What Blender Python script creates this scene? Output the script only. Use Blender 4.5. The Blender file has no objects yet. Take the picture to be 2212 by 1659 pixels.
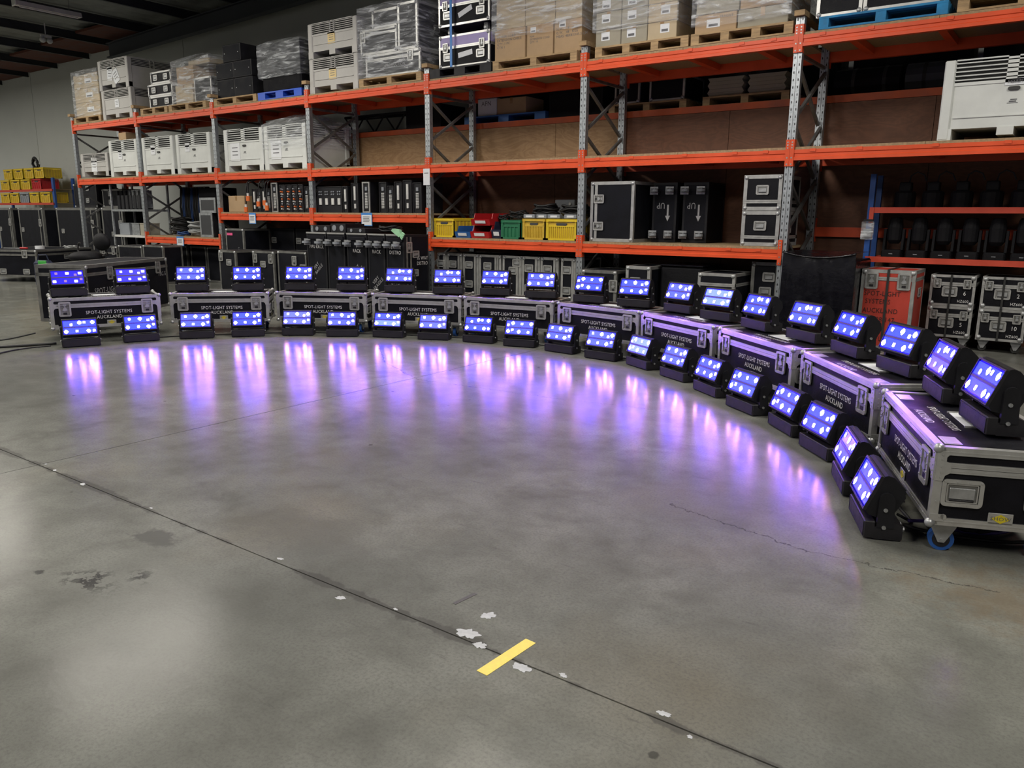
import bpy, bmesh, math, random
from mathutils import Vector, Matrix
random.seed(7)
PI = math.pi
SC = bpy.context.scene
COL = SC.collection

# ------------------------------------------------------------------ camera, world, exposure
cam_d = bpy.data.cameras.new('camera'); cam = bpy.data.objects.new('camera', cam_d); COL.objects.link(cam)
F_PX, PITCH, ROLL, YAW, CAM_H, CAM_D = 1687.725, 0.2110, 0.0080, 0.6274, 1.3719, 9.1378
cam_d.sensor_fit = 'HORIZONTAL'; cam_d.sensor_width = 36.0; cam_d.lens = 36.0 * F_PX / 2212.0
cam_d.clip_start = 0.05; cam_d.clip_end = 120
fw = Vector((-math.sin(YAW)*math.cos(PITCH), math.cos(YAW)*math.cos(PITCH), -math.sin(PITCH)))
rt = Vector((math.cos(YAW), math.sin(YAW), 0)); up = rt.cross(fw)
cr = math.cos(ROLL)*rt + math.sin(ROLL)*up; cu = -math.sin(ROLL)*rt + math.cos(ROLL)*up
cam.matrix_world = Matrix(((cr.x, cu.x, -fw.x, 0), (cr.y, cu.y, -fw.y, -CAM_D), (cr.z, cu.z, -fw.z, CAM_H), (0, 0, 0, 1)))
SC.camera = cam
SC.view_settings.view_transform = 'Standard'; SC.view_settings.look = 'None'
SC.view_settings.gamma = 1.0; SC.view_settings.use_curve_mapping = False
SC.view_settings.exposure = 0.0
wd = bpy.data.worlds.new('world'); SC.world = wd; wd.use_nodes = True
wd.node_tree.nodes['Background'].inputs[0].default_value = (0.5, 0.53, 0.55, 1)
wd.node_tree.nodes['Background'].inputs[1].default_value = 0.02
cy = SC.cycles
cy.max_bounces = 4; cy.diffuse_bounces = 2; cy.glossy_bounces = 2; cy.transmission_bounces = 2; cy.transparent_max_bounces = 8
cy.caustics_reflective = False; cy.caustics_refractive = False
cy.use_adaptive_sampling = True; cy.adaptive_threshold = 0.05
LAMP_W = 185.0          # watts of each high bay lamp
LED_L, BLUE_L = 100.0, 46.0   # radiance of the stage light cells and lens panels

# ------------------------------------------------------------------ materials
MATS = {}
def nt(name):
    m = bpy.data.materials.new(name); m.use_nodes = True
    n = m.node_tree; b = n.nodes['Principled BSDF']; MATS[name] = m
    return m, n, b
def rgb(c): return (c[0], c[1], c[2], 1)
def noise(n, scale, detail=4, rough=0.55, vec=None, dist=0.0):
    t = n.nodes.new('ShaderNodeTexNoise'); t.inputs['Scale'].default_value = scale
    t.inputs['Detail'].default_value = detail; t.inputs['Roughness'].default_value = rough
    t.inputs['Distortion'].default_value = dist
    if vec is not None: n.links.new(vec, t.inputs['Vector'])
    return t
def ramp(n, fac, stops):
    r = n.nodes.new('ShaderNodeValToRGB'); e = r.color_ramp.elements
    while len(e) < len(stops): e.new(0.5)
    for k, (p, c) in enumerate(stops):
        e[k].position = p; e[k].color = rgb(c) if not isinstance(c, (int, float)) else (c, c, c, 1)
    n.links.new(fac, r.inputs[0]); return r
def coords(n, kind='Object', scale=(1, 1, 1), loc=(0, 0, 0)):
    tc = n.nodes.new('ShaderNodeTexCoord'); mp = n.nodes.new('ShaderNodeMapping')
    mp.inputs['Scale'].default_value = scale; mp.inputs['Location'].default_value = loc
    n.links.new(tc.outputs[kind], mp.inputs['Vector']); return mp.outputs[0]
def math_n(n, op, a, b=None, clamp=False):
    m = n.nodes.new('ShaderNodeMath'); m.operation = op; m.use_clamp = clamp
    for i, v in enumerate((a, b)):
        if v is None: continue
        if isinstance(v, (int, float)): m.inputs[i].default_value = v
        else: n.links.new(v, m.inputs[i])
    return m.outputs[0]
def mix(n, fac, a, b, mode='MIX'):
    m = n.nodes.new('ShaderNodeMix'); m.data_type = 'RGBA'; m.blend_type = mode
    for sock, v in ((m.inputs[0], fac), (m.inputs[6], a), (m.inputs[7], b)):
        if isinstance(v, (int, float)): sock.default_value = v
        elif isinstance(v, (tuple, list)): sock.default_value = rgb(v)
        else: n.links.new(v, sock)
    return m.outputs[2]
def simple(name, col, rough=0.5, metal=0.0, var=0.15, vscale=6.0, bump=0.0, bscale=60.0, spec=0.5, stretch=(1, 1, 1), rvar=0.1):
    m, n, b = nt(name)
    v = coords(n, 'Object', stretch)
    t = noise(n, vscale, 5, 0.6, v)
    lo = [max(0, c*(1-var)) for c in col]; hi = [min(1, c*(1+var)) for c in col]
    r = ramp(n, t.outputs[0], [(0.3, lo), (0.7, hi)])
    n.links.new(r.outputs[0], b.inputs['Base Color'])
    rr = ramp(n, t.outputs[0], [(0.3, max(0.02, rough-rvar)), (0.7, min(1, rough+rvar))])
    n.links.new(rr.outputs[0], b.inputs['Roughness'])
    b.inputs['Metallic'].default_value = metal
    b.inputs['Specular IOR Level'].default_value = spec
    if bump:
        t2 = noise(n, bscale, 3, 0.6, v); bp = n.nodes.new('ShaderNodeBump'); bp.inputs['Strength'].default_value = bump
        bp.inputs['Distance'].default_value = 0.01
        n.links.new(t2.outputs[0], bp.inputs['Height']); n.links.new(bp.outputs[0], b.inputs['Normal'])
    return m
simple('laminate', (0.0055, 0.0055, 0.0085), 0.5, 0, 0.3, 9, 0.25, 220, 0.18)
simple('laminate_dusty', (0.0055, 0.006, 0.010), 0.6, 0, 0.4, 5, 0.2, 150, 0.18)
simple('aluminium', (0.52, 0.52, 0.51), 0.38, 0.65, 0.12, 14, 0.05, 40, rvar=0.08)
simple('aluminium_dull', (0.22, 0.22, 0.21), 0.5, 0.6, 0.25, 10, 0.05, 40)
simple('zinc', (0.42, 0.43, 0.44), 0.42, 0.7, 0.2, 20, 0.08, 60)
simple('black_plastic', (0.011, 0.010, 0.013), 0.5, 0, 0.2, 20, 0.15, 300)
simple('black_paint', (0.011, 0.011, 0.014), 0.55, 0, 0.3, 8, 0.05, 100, 0.3)
simple('rubber', (0.02, 0.02, 0.02), 0.7, 0, 0.3, 10)
simple('wheel_blue', (0.02, 0.09, 0.33), 0.45, 0, 0.15, 12)
simple('orange_paint', (0.72, 0.085, 0.022), 0.42, 0, 0.12, 3, 0.03, 40)
simple('orange_old', (0.42, 0.075, 0.02), 0.55, 0, 0.3, 3, 0.03, 40)
simple('blue_paint', (0.012, 0.07, 0.30), 0.45, 0, 0.15, 4)
simple('red_beam', (0.52, 0.06, 0.03), 0.45, 0, 0.12, 4)
simple('bin_white', (0.66, 0.68, 0.66), 0.45, 0, 0.08, 3, 0.05, 60)
simple('bin_grey', (0.47, 0.46, 0.44), 0.5, 0, 0.1, 3, 0.05, 60)
simple('bin_dark', (0.05, 0.05, 0.05), 0.7)
simple('pallet_wood', (0.40, 0.27, 0.14), 0.75, 0, 0.35, 5, 0.3, 30, stretch=(1, 6, 6))
simple('particle_board', (0.33, 0.235, 0.13), 0.7, 0, 0.25, 40, 0.1, 90)
simple('carton', (0.44, 0.30, 0.17), 0.72, 0, 0.12, 3, 0.05, 40)
simple('carton_pale', (0.52, 0.42, 0.28), 0.7, 0, 0.12, 3, 0.05, 40)
simple('carton_grey', (0.36, 0.33, 0.26), 0.72, 0, 0.12, 3, 0.05, 40)
simple('tape_brown', (0.36, 0.22, 0.10), 0.3, 0, 0.1)
simple('paper', (0.75, 0.77, 0.80), 0.6, 0, 0.05)
simple('paper_yellow', (0.72, 0.56, 0.28), 0.6, 0, 0.05)
simple('print_grey', (0.12, 0.12, 0.13), 0.6, 0, 0.2)
simple('stencil_paint', (0.70, 0.69, 0.70), 0.6, 0, 0.3, 60)
simple('stencil_dim', (0.36, 0.36, 0.38), 0.6, 0, 0.3, 60)
simple('stencil_black', (0.05, 0.012, 0.012), 0.6, 0, 0.3, 60)
simple('plastic_yellow', (0.72, 0.52, 0.025), 0.42, 0, 0.1, 4)
simple('plastic_yellow_dark', (0.60, 0.40, 0.04), 0.5, 0, 0.2, 4)
simple('plastic_green', (0.02, 0.16, 0.075), 0.45, 0, 0.15, 4)
simple('plastic_red', (0.46, 0.014, 0.018), 0.4, 0, 0.12, 4)
simple('plastic_blue', (0.03, 0.13, 0.40), 0.42, 0, 0.12, 4)
simple('pallet_blue', (0.02, 0.09, 0.55), 0.45, 0, 0.12, 4)
simple('pallet_blue_wood', (0.02, 0.20, 0.42), 0.7, 0, 0.3, 6, 0.2, 40)
simple('plastic_grey', (0.26, 0.28, 0.31), 0.5, 0, 0.12, 4)
simple('strap_blue', (0.06, 0.24, 0.62), 0.5)
simple('lilac', (0.36, 0.30, 0.58), 0.5, 0, 0.08)
simple('red_laminate', (0.46, 0.045, 0.028), 0.5, 0, 0.15, 5, 0.15, 150)
simple('cable', (0.012, 0.012, 0.013), 0.5, 0, 0.2)
simple('cable_grey', (0.30, 0.31, 0.31), 0.5, 0, 0.2)
simple('cable_blue', (0.02, 0.06, 0.20), 0.5, 0, 0.2)
simple('connector_purple', (0.09, 0.06, 0.28), 0.5)
simple('connector_orange', (0.75, 0.16, 0.03), 0.45)
simple('socket_white', (0.62, 0.62, 0.60), 0.5)
simple('steel_beam', (0.045, 0.052, 0.062), 0.6, 0, 0.2, 2)
simple('purlin', (0.04, 0.043, 0.047), 0.5, 0.3, 0.2, 2)
simple('roof_sheet', (0.26, 0.27, 0.25), 0.6, 0.2, 0.25, 3)
simple('timber_red', (0.10, 0.026, 0.013), 0.75, 0, 0.3, 4)
simple('wall_paint', (0.42, 0.43, 0.42), 0.8, 0, 0.06, 1)
simple('cloth_black', (0.005, 0.005, 0.007), 0.7, 0, 0.3, 8, 0.3, 40, 0.2)
simple('vinyl_black', (0.005, 0.005, 0.008), 0.22, 0, 0.3, 8, 0.35, 14)
simple('grille', (0.035, 0.037, 0.042), 0.55, 0, 0.2, 60, 0.4, 300)
simple('green_cloth', (0.32, 0.60, 0.36), 0.8, 0, 0.15)
simple('green_tag', (0.06, 0.42, 0.07), 0.5)
simple('navy_cloth', (0.015, 0.022, 0.055), 0.75, 0, 0.2)
simple('pink_label', (0.75, 0.09, 0.25), 0.5)
simple('tape_yellow', (0.80, 0.64, 0.12), 0.55, 0, 0.08, 40, 0.1, 80)
simple('tape_dark', (0.065, 0.062, 0.055), 0.6, 0, 0.3, 30)
simple('paint_white', (0.44, 0.455, 0.455), 0.65, 0, 0.15, 30, 0.1, 60)
simple('sealant', (0.055, 0.053, 0.05), 0.55, 0, 0.3, 20)
simple('badge_yellow', (0.62, 0.50, 0.02), 0.4)
simple('lamp_white', (0.60, 0.60, 0.57), 0.5)

def mk_galv():
    m, n, b = nt('galvanised')
    v = coords(n); t = noise(n, 30, 5, 0.7, v)
    base = ramp(n, t.outputs[0], [(0.3, (0.30, 0.33, 0.36)), (0.7, (0.55, 0.58, 0.61))]).outputs[0]
    sx = n.nodes.new('ShaderNodeSeparateXYZ'); n.links.new(v, sx.inputs[0])
    fz = math_n(n, 'FRACT', math_n(n, 'MULTIPLY', sx.outputs[2], 13.0))
    zz = math_n(n, 'LESS_THAN', fz, 0.33)
    ax = math_n(n, 'ABSOLUTE', sx.outputs[0])
    xx = math_n(n, 'LESS_THAN', math_n(n, 'ABSOLUTE', math_n(n, 'SUBTRACT', ax, 0.026)), 0.0055)
    sl = math_n(n, 'MULTIPLY', zz, xx)
    n.links.new(mix(n, sl, base, (0.01, 0.01, 0.012)), b.inputs['Base Color'])
    n.links.new(math_n(n, 'SUBTRACT', 0.85, sl, True), b.inputs['Metallic'])
    b.inputs['Roughness'].default_value = 0.45
mk_galv()
simple('galv_plain', (0.42, 0.44, 0.46), 0.45, 0.85, 0.25, 20)
simple('brace_steel', (0.20, 0.20, 0.20), 0.5, 0.7, 0.25, 10)

def mk_ply():
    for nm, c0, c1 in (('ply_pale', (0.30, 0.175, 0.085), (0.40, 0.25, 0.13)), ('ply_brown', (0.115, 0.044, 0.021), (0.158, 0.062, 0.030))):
        m, n, b = nt(nm)
        v = coords(n, 'Object', (0.7, 1, 2.2)); t = noise(n, 1.6, 4, 0.55, v, 0.6)
        w = math_n(n, 'FRACT', math_n(n, 'MULTIPLY', t.outputs[0], 11.0))
        g = ramp(n, w, [(0.0, 0.0), (0.5, 1.0), (1.0, 0.0)]).outputs[0]
        t2 = noise(n, 40, 4, 0.6, coords(n, 'Object', (1, 1, 0.06)))
        base = mix(n, g, c0, c1); base = mix(n, math_n(n, 'MULTIPLY', t2.outputs[0], 0.30), base, tuple(x*0.55 for x in c0))
        n.links.new(base, b.inputs['Base Color']); b.inputs['Roughness'].default_value = 0.6
mk_ply()

def mk_concrete_wall():
    m, n, b = nt('wall_concrete')
    v = coords(n); t = noise(n, 0.5, 6, 0.6, v); t2 = noise(n, 7, 5, 0.7, v)
    c = mix(n, t.outputs[0], (0.48, 0.50, 0.48), (0.62, 0.64, 0.61)); c = mix(n, ramp(n, t2.outputs[0], [(0.62, 0.0), (0.75, 0.5)]).outputs[0], c, (0.40, 0.42, 0.40))
    n.links.new(c, b.inputs['Base Color']); b.inputs['Roughness'].default_value = 0.8
    bp = n.nodes.new('ShaderNodeBump'); bp.inputs['Strength'].default_value = 0.15; n.links.new(t2.outputs[0], bp.inputs['Height']); n.links.new(bp.outputs[0], b.inputs['Normal'])
mk_concrete_wall()

def mk_floor():
    m, n, b = nt('floor_concrete')
    v = coords(n)
    big = noise(n, 0.55, 6, 0.6, v, 0.3); mid = noise(n, 3.2, 6, 0.65, v, 0.2); fine = noise(n, 90, 4, 0.7, v)
    c = mix(n, ramp(n, big.outputs[0], [(0.32, 0.0), (0.68, 1.0)]).outputs[0], (0.125, 0.128, 0.115), (0.215, 0.217, 0.194))
    c = mix(n, ramp(n, mid.outputs[0], [(0.33, 0.75), (0.6, 0.0)]).outputs[0], c, (0.105, 0.105, 0.094))
    warm = noise(n, 0.9, 3, 0.5, coords(n, loc=(7, 3, 0)))
    c = mix(n, ramp(n, warm.outputs[0], [(0.55, 0.0), (0.75, 0.45)]).outputs[0], c, (0.19, 0.168, 0.125))
    c = mix(n, ramp(n, fine.outputs[0], [(0.35, 0.45), (0.55, 0.0)]).outputs[0], c, (0.09, 0.09, 0.083))
    # small dark spots and drips
    vo = n.nodes.new('ShaderNodeTexVoronoi'); vo.inputs['Scale'].default_value = 3.4; n.links.new(v, vo.inputs['Vector'])
    jig = noise(n, 18, 3, 0.6, v)
    sp = math_n(n, 'ADD', vo.outputs['Distance'], math_n(n, 'MULTIPLY', jig.outputs[0], 0.10))
    spot = ramp(n, sp, [(0.085, 1.0), (0.10, 0.0)]).outputs[0]
    sel = n.nodes.new('ShaderNodeSeparateColor'); n.links.new(vo.outputs['Color'], sel.inputs[0])
    spot = math_n(n, 'MULTIPLY', spot, math_n(n, 'LESS_THAN', sel.outputs[0], 0.55))
    c = mix(n, math_n(n, 'MULTIPLY', spot, 0.75), c, (0.05, 0.05, 0.045))
    # scuff scratches
    scr = noise(n, 26, 5, 0.75, coords(n, 'Object', (0.12, 1, 1)))
    c = mix(n, ramp(n, scr.outputs[0], [(0.62, 0.0), (0.70, 0.45)]).outputs[0], c, (0.08, 0.08, 0.074))
    # stains with their own shapes at known places, and one painted case shadow
    sep = n.nodes.new('ShaderNodeSeparateXYZ'); n.links.new(v, sep.inputs[0])
    wob = noise(n, 9, 5, 0.7, v)
    def blot(cx, cy, rx, ry, soft, amt, col, thr=None):
        nonlocal c
        dx = math_n(n, 'DIVIDE', math_n(n, 'SUBTRACT', sep.outputs[0], cx), rx); dy = math_n(n, 'DIVIDE', math_n(n, 'SUBTRACT', sep.outputs[1], cy), ry)
        d = math_n(n, 'SQRT', math_n(n, 'ADD', math_n(n, 'MULTIPLY', dx, dx), math_n(n, 'MULTIPLY', dy, dy)))
        d = math_n(n, 'ADD', d, math_n(n, 'MULTIPLY', math_n(n, 'SUBTRACT', wob.outputs[0], 0.5), 2.2))
        f = ramp(n, d, [(max(0, 0.6-soft), amt), (0.6+soft, 0.0)]).outputs[0]
        if thr:
            f = math_n(n, 'MULTIPLY', f, ramp(n, jig.outputs[0], [(thr, 0.0), (thr+0.04, 1.0)]).outputs[0])
        c = mix(n, f, c, col)
    blot(-3.10, -7.47, 0.16, 0.11, 0.15, 0.85, (0.085, 0.085, 0.078))
    blot(-2.60, -7.05, 0.55, 0.30, 0.35, 0.5, (0.12, 0.118, 0.108))
    blot(-2.92, -7.86, 0.20, 0.13, 0.3, 1.0, (0.028, 0.028, 0.026), 0.50)
    blot(-2.80, -7.72, 0.12, 0.07, 0.3, 1.0, (0.028, 0.028, 0.026), 0.50)
    blot(-3.15, -7.93, 0.05, 0.03, 0.1, 0.9, (0.03, 0.03, 0.028))
    blot(0.15, -5.9, 0.75, 0.42, 0.3, 0.55, (0.15, 0.115, 0.075))  # brownish shadow beside the nearest road case, painted into the floor colour
    # worn band along the construction joint
    dj = math_n(n, 'ABSOLUTE', math_n(n, 'ADD', sep.outputs[1], 7.32))
    dj = math_n(n, 'ADD', dj, math_n(n, 'MULTIPLY', math_n(n, 'SUBTRACT', mid.outputs[0], 0.5), 0.16))
    c = mix(n, ramp(n, dj, [(0.0, 0.7), (0.012, 0.6), (0.02, 0.0)]).outputs[0], c, (0.075, 0.073, 0.068))
    # hairline cracks
    def crack(pts):
        nonlocal c
        for (x0, y0), (x1, y1) in zip(pts[:-1], pts[1:]):
            L = math.hypot(x1-x0, y1-y0); ux, uy = (x1-x0)/L, (y1-y0)/L
            px = math_n(n, 'SUBTRACT', sep.outputs[0], x0); py = math_n(n, 'SUBTRACT', sep.outputs[1], y0)
            s = math_n(n, 'ADD', math_n(n, 'MULTIPLY', px, ux), math_n(n, 'MULTIPLY', py, uy))
            t = math_n(n, 'SUBTRACT', math_n(n, 'MULTIPLY', px, -uy), math_n(n, 'MULTIPLY', py, -ux))
            t = math_n(n, 'ABSOLUTE', math_n(n, 'ADD', t, math_n(n, 'MULTIPLY', math_n(n, 'SUBTRACT', wob.outputs[0], 0.5), 0.12)))
            f = math_n(n, 'MULTIPLY', math_n(n, 'LESS_THAN', t, 0.0035), math_n(n, 'LESS_THAN', math_n(n, 'ABSOLUTE', math_n(n, 'SUBTRACT', s, L/2)), L/2))
            c = mix(n, math_n(n, 'MULTIPLY', f, 0.7), c, (0.04, 0.04, 0.037))
    crack([(-6.12, -3.2), (-5.3, -3.9), (-4.5, -4.3), (-3.19, -4.17), (-2.28, -4.02)])
    crack([(-1.5, -5.75), (-0.8, -5.91), (-0.1, -5.85)])
    n.links.new(c, b.inputs['Base Color'])
    rr = ramp(n, mid.outputs[0], [(0.3, 0.185), (0.7, 0.235)]).outputs[0]
    n.links.new(rr, b.inputs['Roughness']); b.inputs['Specular IOR Level'].default_value = 0.06
    bp = n.nodes.new('ShaderNodeBump'); bp.inputs['Strength'].default_value = 0.10; bp.inputs['Distance'].default_value = 0.004
    n.links.new(noise(n, 35, 4, 0.6, v).outputs[0], bp.inputs['Height']); n.links.new(bp.outputs[0], b.inputs['Normal'])
mk_floor()

def mk_emit(name, col, strength, stripes=None):
    m, n, b = nt(name)
    b.inputs['Base Color'].default_value = (0.02, 0.02, 0.03, 1); b.inputs['Roughness'].default_value = 0.3
    b.inputs['Emission Strength'].default_value = strength
    if stripes:
        v = coords(n); sx = n.nodes.new('ShaderNodeSeparateXYZ'); n.links.new(v, sx.inputs[0])
        f = math_n(n, 'GREATER_THAN', math_n(n, 'FRACT', math_n(n, 'MULTIPLY', sx.outputs[2], 230.0)), 0.5)
        n.links.new(mix(n, f, col, stripes), b.inputs['Emission Color'])
    else: b.inputs['Emission Color'].default_value = rgb(col)
    m.cycles.emission_sampling = 'FRONT' if strength > 3 else 'NONE'
mk_emit('led_warm', (1.0, 0.40, 0.34), LED_L)
mk_emit('led_small', (1.0, 0.50, 0.55), LED_L*0.35)
mk_emit('led_dim', (1.0, 0.9, 0.85), 1.6)
mk_emit('led_off', (0.55, 0.30, 0.75), 0.8)
mk_emit('lens_blue', (0.055/BLUE_L, 0.075/BLUE_L, 1.0), BLUE_L, (0.11/BLUE_L, 0.19/BLUE_L, 1.0))
mk_emit('lens_deep', (0.008, 0.0, 1.0), 1.3)
mk_emit('lens_pale', (0.10/BLUE_L, 0.22/BLUE_L, 1.0), BLUE_L, (0.55/BLUE_L, 0.75/BLUE_L, 1.0))
mk_emit('lamp_glow', (1.0, 0.95, 0.84), 6.0)
simple('lens_edge_blue', (0.01, 0.0, 0.35), 0.2)

def mk_wrap():
    m, n, b = nt('stretch_wrap')
    v = coords(n, 'Object', (0.5, 0.5, 3.2)); t = noise(n, 5, 5, 0.6, v, 0.9)
    b.inputs['Base Color'].default_value = (0.75, 0.78, 0.82, 1); b.inputs['Roughness'].default_value = 0.16
    n.links.new(ramp(n, t.outputs[0], [(0.40, 0.10), (0.54, 0.26), (0.64, 0.68)]).outputs[0], b.inputs['Alpha'])
    b.inputs['Specular IOR Level'].default_value = 0.8
    bp = n.nodes.new('ShaderNodeBump'); bp.inputs['Strength'].default_value = 0.9; bp.inputs['Distance'].default_value = 0.03
    n.links.new(t.outputs[0], bp.inputs['Height']); n.links.new(bp.outputs[0], b.inputs['Normal'])
mk_wrap()

# ------------------------------------------------------------------ geometry helpers
class G:
    def __init__(s): s.v = []; s.f = []
    def add(s, vs, fs, M=None):
        o = len(s.v)
        s.v += [tuple(M @ Vector(p)) for p in vs] if M is not None else [tuple(p) for p in vs]
        s.f += [tuple(i+o for i in f) for f in fs]; return s
    def box(s, x0, x1, y0, y1, z0, z1, M=None):
        return s.add([(x0, y0, z0), (x1, y0, z0), (x1, y1, z0), (x0, y1, z0), (x0, y0, z1), (x1, y0, z1), (x1, y1, z1), (x0, y1, z1)],
                     [(3, 2, 1, 0), (4, 5, 6, 7), (0, 1, 5, 4), (1, 2, 6, 5), (2, 3, 7, 6), (3, 0, 4, 7)], M)
    def cbox(s, x0, x1, y0, y1, z0, z1, c=0.01, M=None):       # box with chamfered edges
        bm = bmesh.new(); bmesh.ops.create_cube(bm, size=1)
        for q in bm.verts: q.co = Vector(((x0+x1)/2+q.co.x*(x1-x0), (y0+y1)/2+q.co.y*(y1-y0), (z0+z1)/2+q.co.z*(z1-z0)))
        bmesh.ops.bevel(bm, geom=bm.edges[:], offset=c, segments=1, affect='EDGES', profile=0.5)
        bm.verts.index_update(); s.add([q.co[:] for q in bm.verts], [tuple(w.index for w in f.verts) for f in bm.faces], M); bm.free(); return s
    def prism(s, pts, a, b, axis='x', M=None):                  # polygon extruded along an axis
        n = len(pts); mk = {'x': lambda t, p: (t, p[0], p[1]), 'y': lambda t, p: (p[0], t, p[1]), 'z': lambda t, p: (p[0], p[1], t)}[axis]
        vs = [mk(a, p) for p in pts] + [mk(b, p) for p in pts]
        return s.add(vs, [tuple(range(n-1, -1, -1)), tuple(range(n, 2*n))] + [(i, (i+1) % n, n+(i+1) % n, n+i) for i in range(n)], M)
    def cyl(s, p0, p1, r, n=12, r2=None, M=None):
        p0, p1 = Vector(p0), Vector(p1); d = (p1-p0).normalized(); a = d.orthogonal().normalized(); b = d.cross(a); r2 = r if r2 is None else r2
        vs = []
        for p, q in ((p0, r), (p1, r2)): vs += [p + q*(math.cos(2*PI*k/n)*a + math.sin(2*PI*k/n)*b) for k in range(n)]
        return s.add(vs, [tuple(range(n-1, -1, -1)), tuple(range(n, 2*n))] + [(i, (i+1) % n, n+(i+1) % n, n+i) for i in range(n)], M)
    def tube(s, pts, r, n=6, closed=False, M=None):
        P = [Vector(p) for p in pts]; m = len(P); vs = []; ref = Vector((0.3, 0.2, 0.93)).normalized()
        for i, p in enumerate(P):
            t = (P[(i+1) % m]-P[i-1]) if (closed or 0 < i < m-1) else (P[1]-P[0] if i == 0 else P[-1]-P[-2])
            t.normalize(); a = t.cross(ref)
            if a.length < 0.05: a = t.orthogonal()
            a.normalize(); b = t.cross(a)
            vs += [p + r*(math.cos(2*PI*k/n)*a + math.sin(2*PI*k/n)*b) for k in range(n)]
        fs = []
        for i in range(m if closed else m-1):
            j = (i+1) % m; fs += [(i*n+k, i*n+(k+1) % n, j*n+(k+1) % n, j*n+k) for k in range(n)]
        if not closed: fs += [tuple(range(n-1, -1, -1)), tuple((m-1)*n+k for k in range(n))]
        return s.add(vs, fs, M)
    def sphere(s, c, r, n=8, m=6, sc=(1, 1, 1), M=None):
        vs = [(c[0], c[1], c[2]-r*sc[2])]; fs = []
        for i in range(1, m):
            ph = -PI/2+PI*i/m
            vs += [(c[0]+sc[0]*r*math.cos(ph)*math.cos(2*PI*k/n), c[1]+sc[1]*r*math.cos(ph)*math.sin(2*PI*k/n), c[2]+sc[2]*r*math.sin(ph)) for k in range(n)]
        vs.append((c[0], c[1], c[2]+r*sc[2])); L = len(vs)-1
        fs += [(0, 1+(k+1) % n, 1+k) for k in range(n)]
        for i in range(m-2): fs += [(1+i*n+k, 1+i*n+(k+1) % n, 1+(i+1)*n+(k+1) % n, 1+(i+1)*n+k) for k in range(n)]
        fs += [(L, 1+(m-2)*n+k, 1+(m-2)*n+(k+1) % n) for k in range(n)]
        return s.add(vs, fs, M)
    def lathe(s, prof, n=16, M=None):                           # (r, z) profile about z
        vs = []
        for r, z in prof: vs += [(r*math.cos(2*PI*k/n), r*math.sin(2*PI*k/n), z) for k in range(n)]
        fs = [(i*n+k, i*n+(k+1) % n, (i+1)*n+(k+1) % n, (i+1)*n+k) for i in range(len(prof)-1) for k in range(n)]
        fs += [tuple(range(n-1, -1, -1)), tuple((len(prof)-1)*n+k for k in range(n))]
        return s.add(vs, fs, M)
    def frame(s, x0, x1, z0, z1, y0, y1, t, M=None):            # rectangular ring in the xz plane
        s.box(x0, x1, y0, y1, z1-t, z1, M); s.box(x0, x1, y0, y1, z0, z0+t, M)
        s.box(x0, x0+t, y0, y1, z0+t, z1-t, M); s.box(x1-t, x1, y0, y1, z0+t, z1-t, M); return s
    def mesh(s, name, mat, smooth=False):
        me = bpy.data.meshes.new(name); me.from_pydata(s.v, [], s.f); me.materials.append(MATS[mat])
        if smooth: me.polygons.foreach_set('use_smooth', [True]*len(me.polygons))
        me.update(); return me
def obj(name, g, mat, parent=None, loc=None, rot=None, smooth=False):
    me = g if isinstance(g, bpy.types.Mesh) else g.mesh(name, mat, smooth)
    o = bpy.data.objects.new(name, me); COL.objects.link(o)
    if parent is not None: o.parent = parent
    if loc is not None: o.location = loc
    if rot is not None: o.rotation_euler = rot
    return o
def tag(o, label, cat, group=None, kind=None):
    o['label'] = label; o['category'] = cat
    if group: o['group'] = group
    if kind: o['kind'] = kind
    return o
def thing(name, label, cat, loc=(0, 0, 0), rz=0.0, group=None):
    o = bpy.data.objects.new(name, None); COL.objects.link(o); o.location = loc; o.rotation_euler = (0, 0, rz)
    o.empty_display_size = 0.1
    return tag(o, label, cat, group)
def struct(name, g, mat, parent=None, loc=None):
    o = obj(name, g, mat, parent, loc)
    if parent is None: o['kind'] = 'structure'
    return o
def dup(root, loc=None, rz=None, label=None, group=None):
    def rec(o, par):
        c = o.copy(); COL.objects.link(c); c.parent = par
        for ch in o.children: rec(ch, c)
        return c
    r = rec(root, None)
    if loc is not None: r.location = loc
    if rz is not None: r.rotation_euler = (0, 0, rz)
    if label: r['label'] = label
    if group: r['group'] = group
    return r
_txt = {}
def text_mesh(s, size, mat, xs=1.0, align='CENTER'):
    key = (s, size, mat, xs, align)
    if key in _txt: return _txt[key]
    cv = bpy.data.curves.new('lettering', 'FONT'); cv.body = s; cv.size = size; cv.align_x = align; cv.align_y = 'CENTER'; cv.resolution_u = 2
    cv.space_character = 1.08; cv.space_line = 1.0
    t = bpy.data.objects.new('tmp', cv); COL.objects.link(t)
    dg = bpy.context.evaluated_depsgraph_get(); me = bpy.data.meshes.new_from_object(t.evaluated_get(dg))
    bpy.data.objects.remove(t); me.name = 'lettering'; me.materials.clear(); me.materials.append(MATS[mat])
    for q in me.vertices: q.co.x *= xs
    _txt[key] = me; return me
R90 = (PI/2, 0, 0)
ORD = ['first', 'second', 'third', 'fourth', 'fifth', 'sixth', 'seventh', 'eighth', 'ninth', 'tenth', 'eleventh', 'twelfth', 'thirteenth', 'fourteenth', 'fifteenth', 'sixteenth', 'seventeenth', 'eighteenth', 'nineteenth', 'twentieth']
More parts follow.
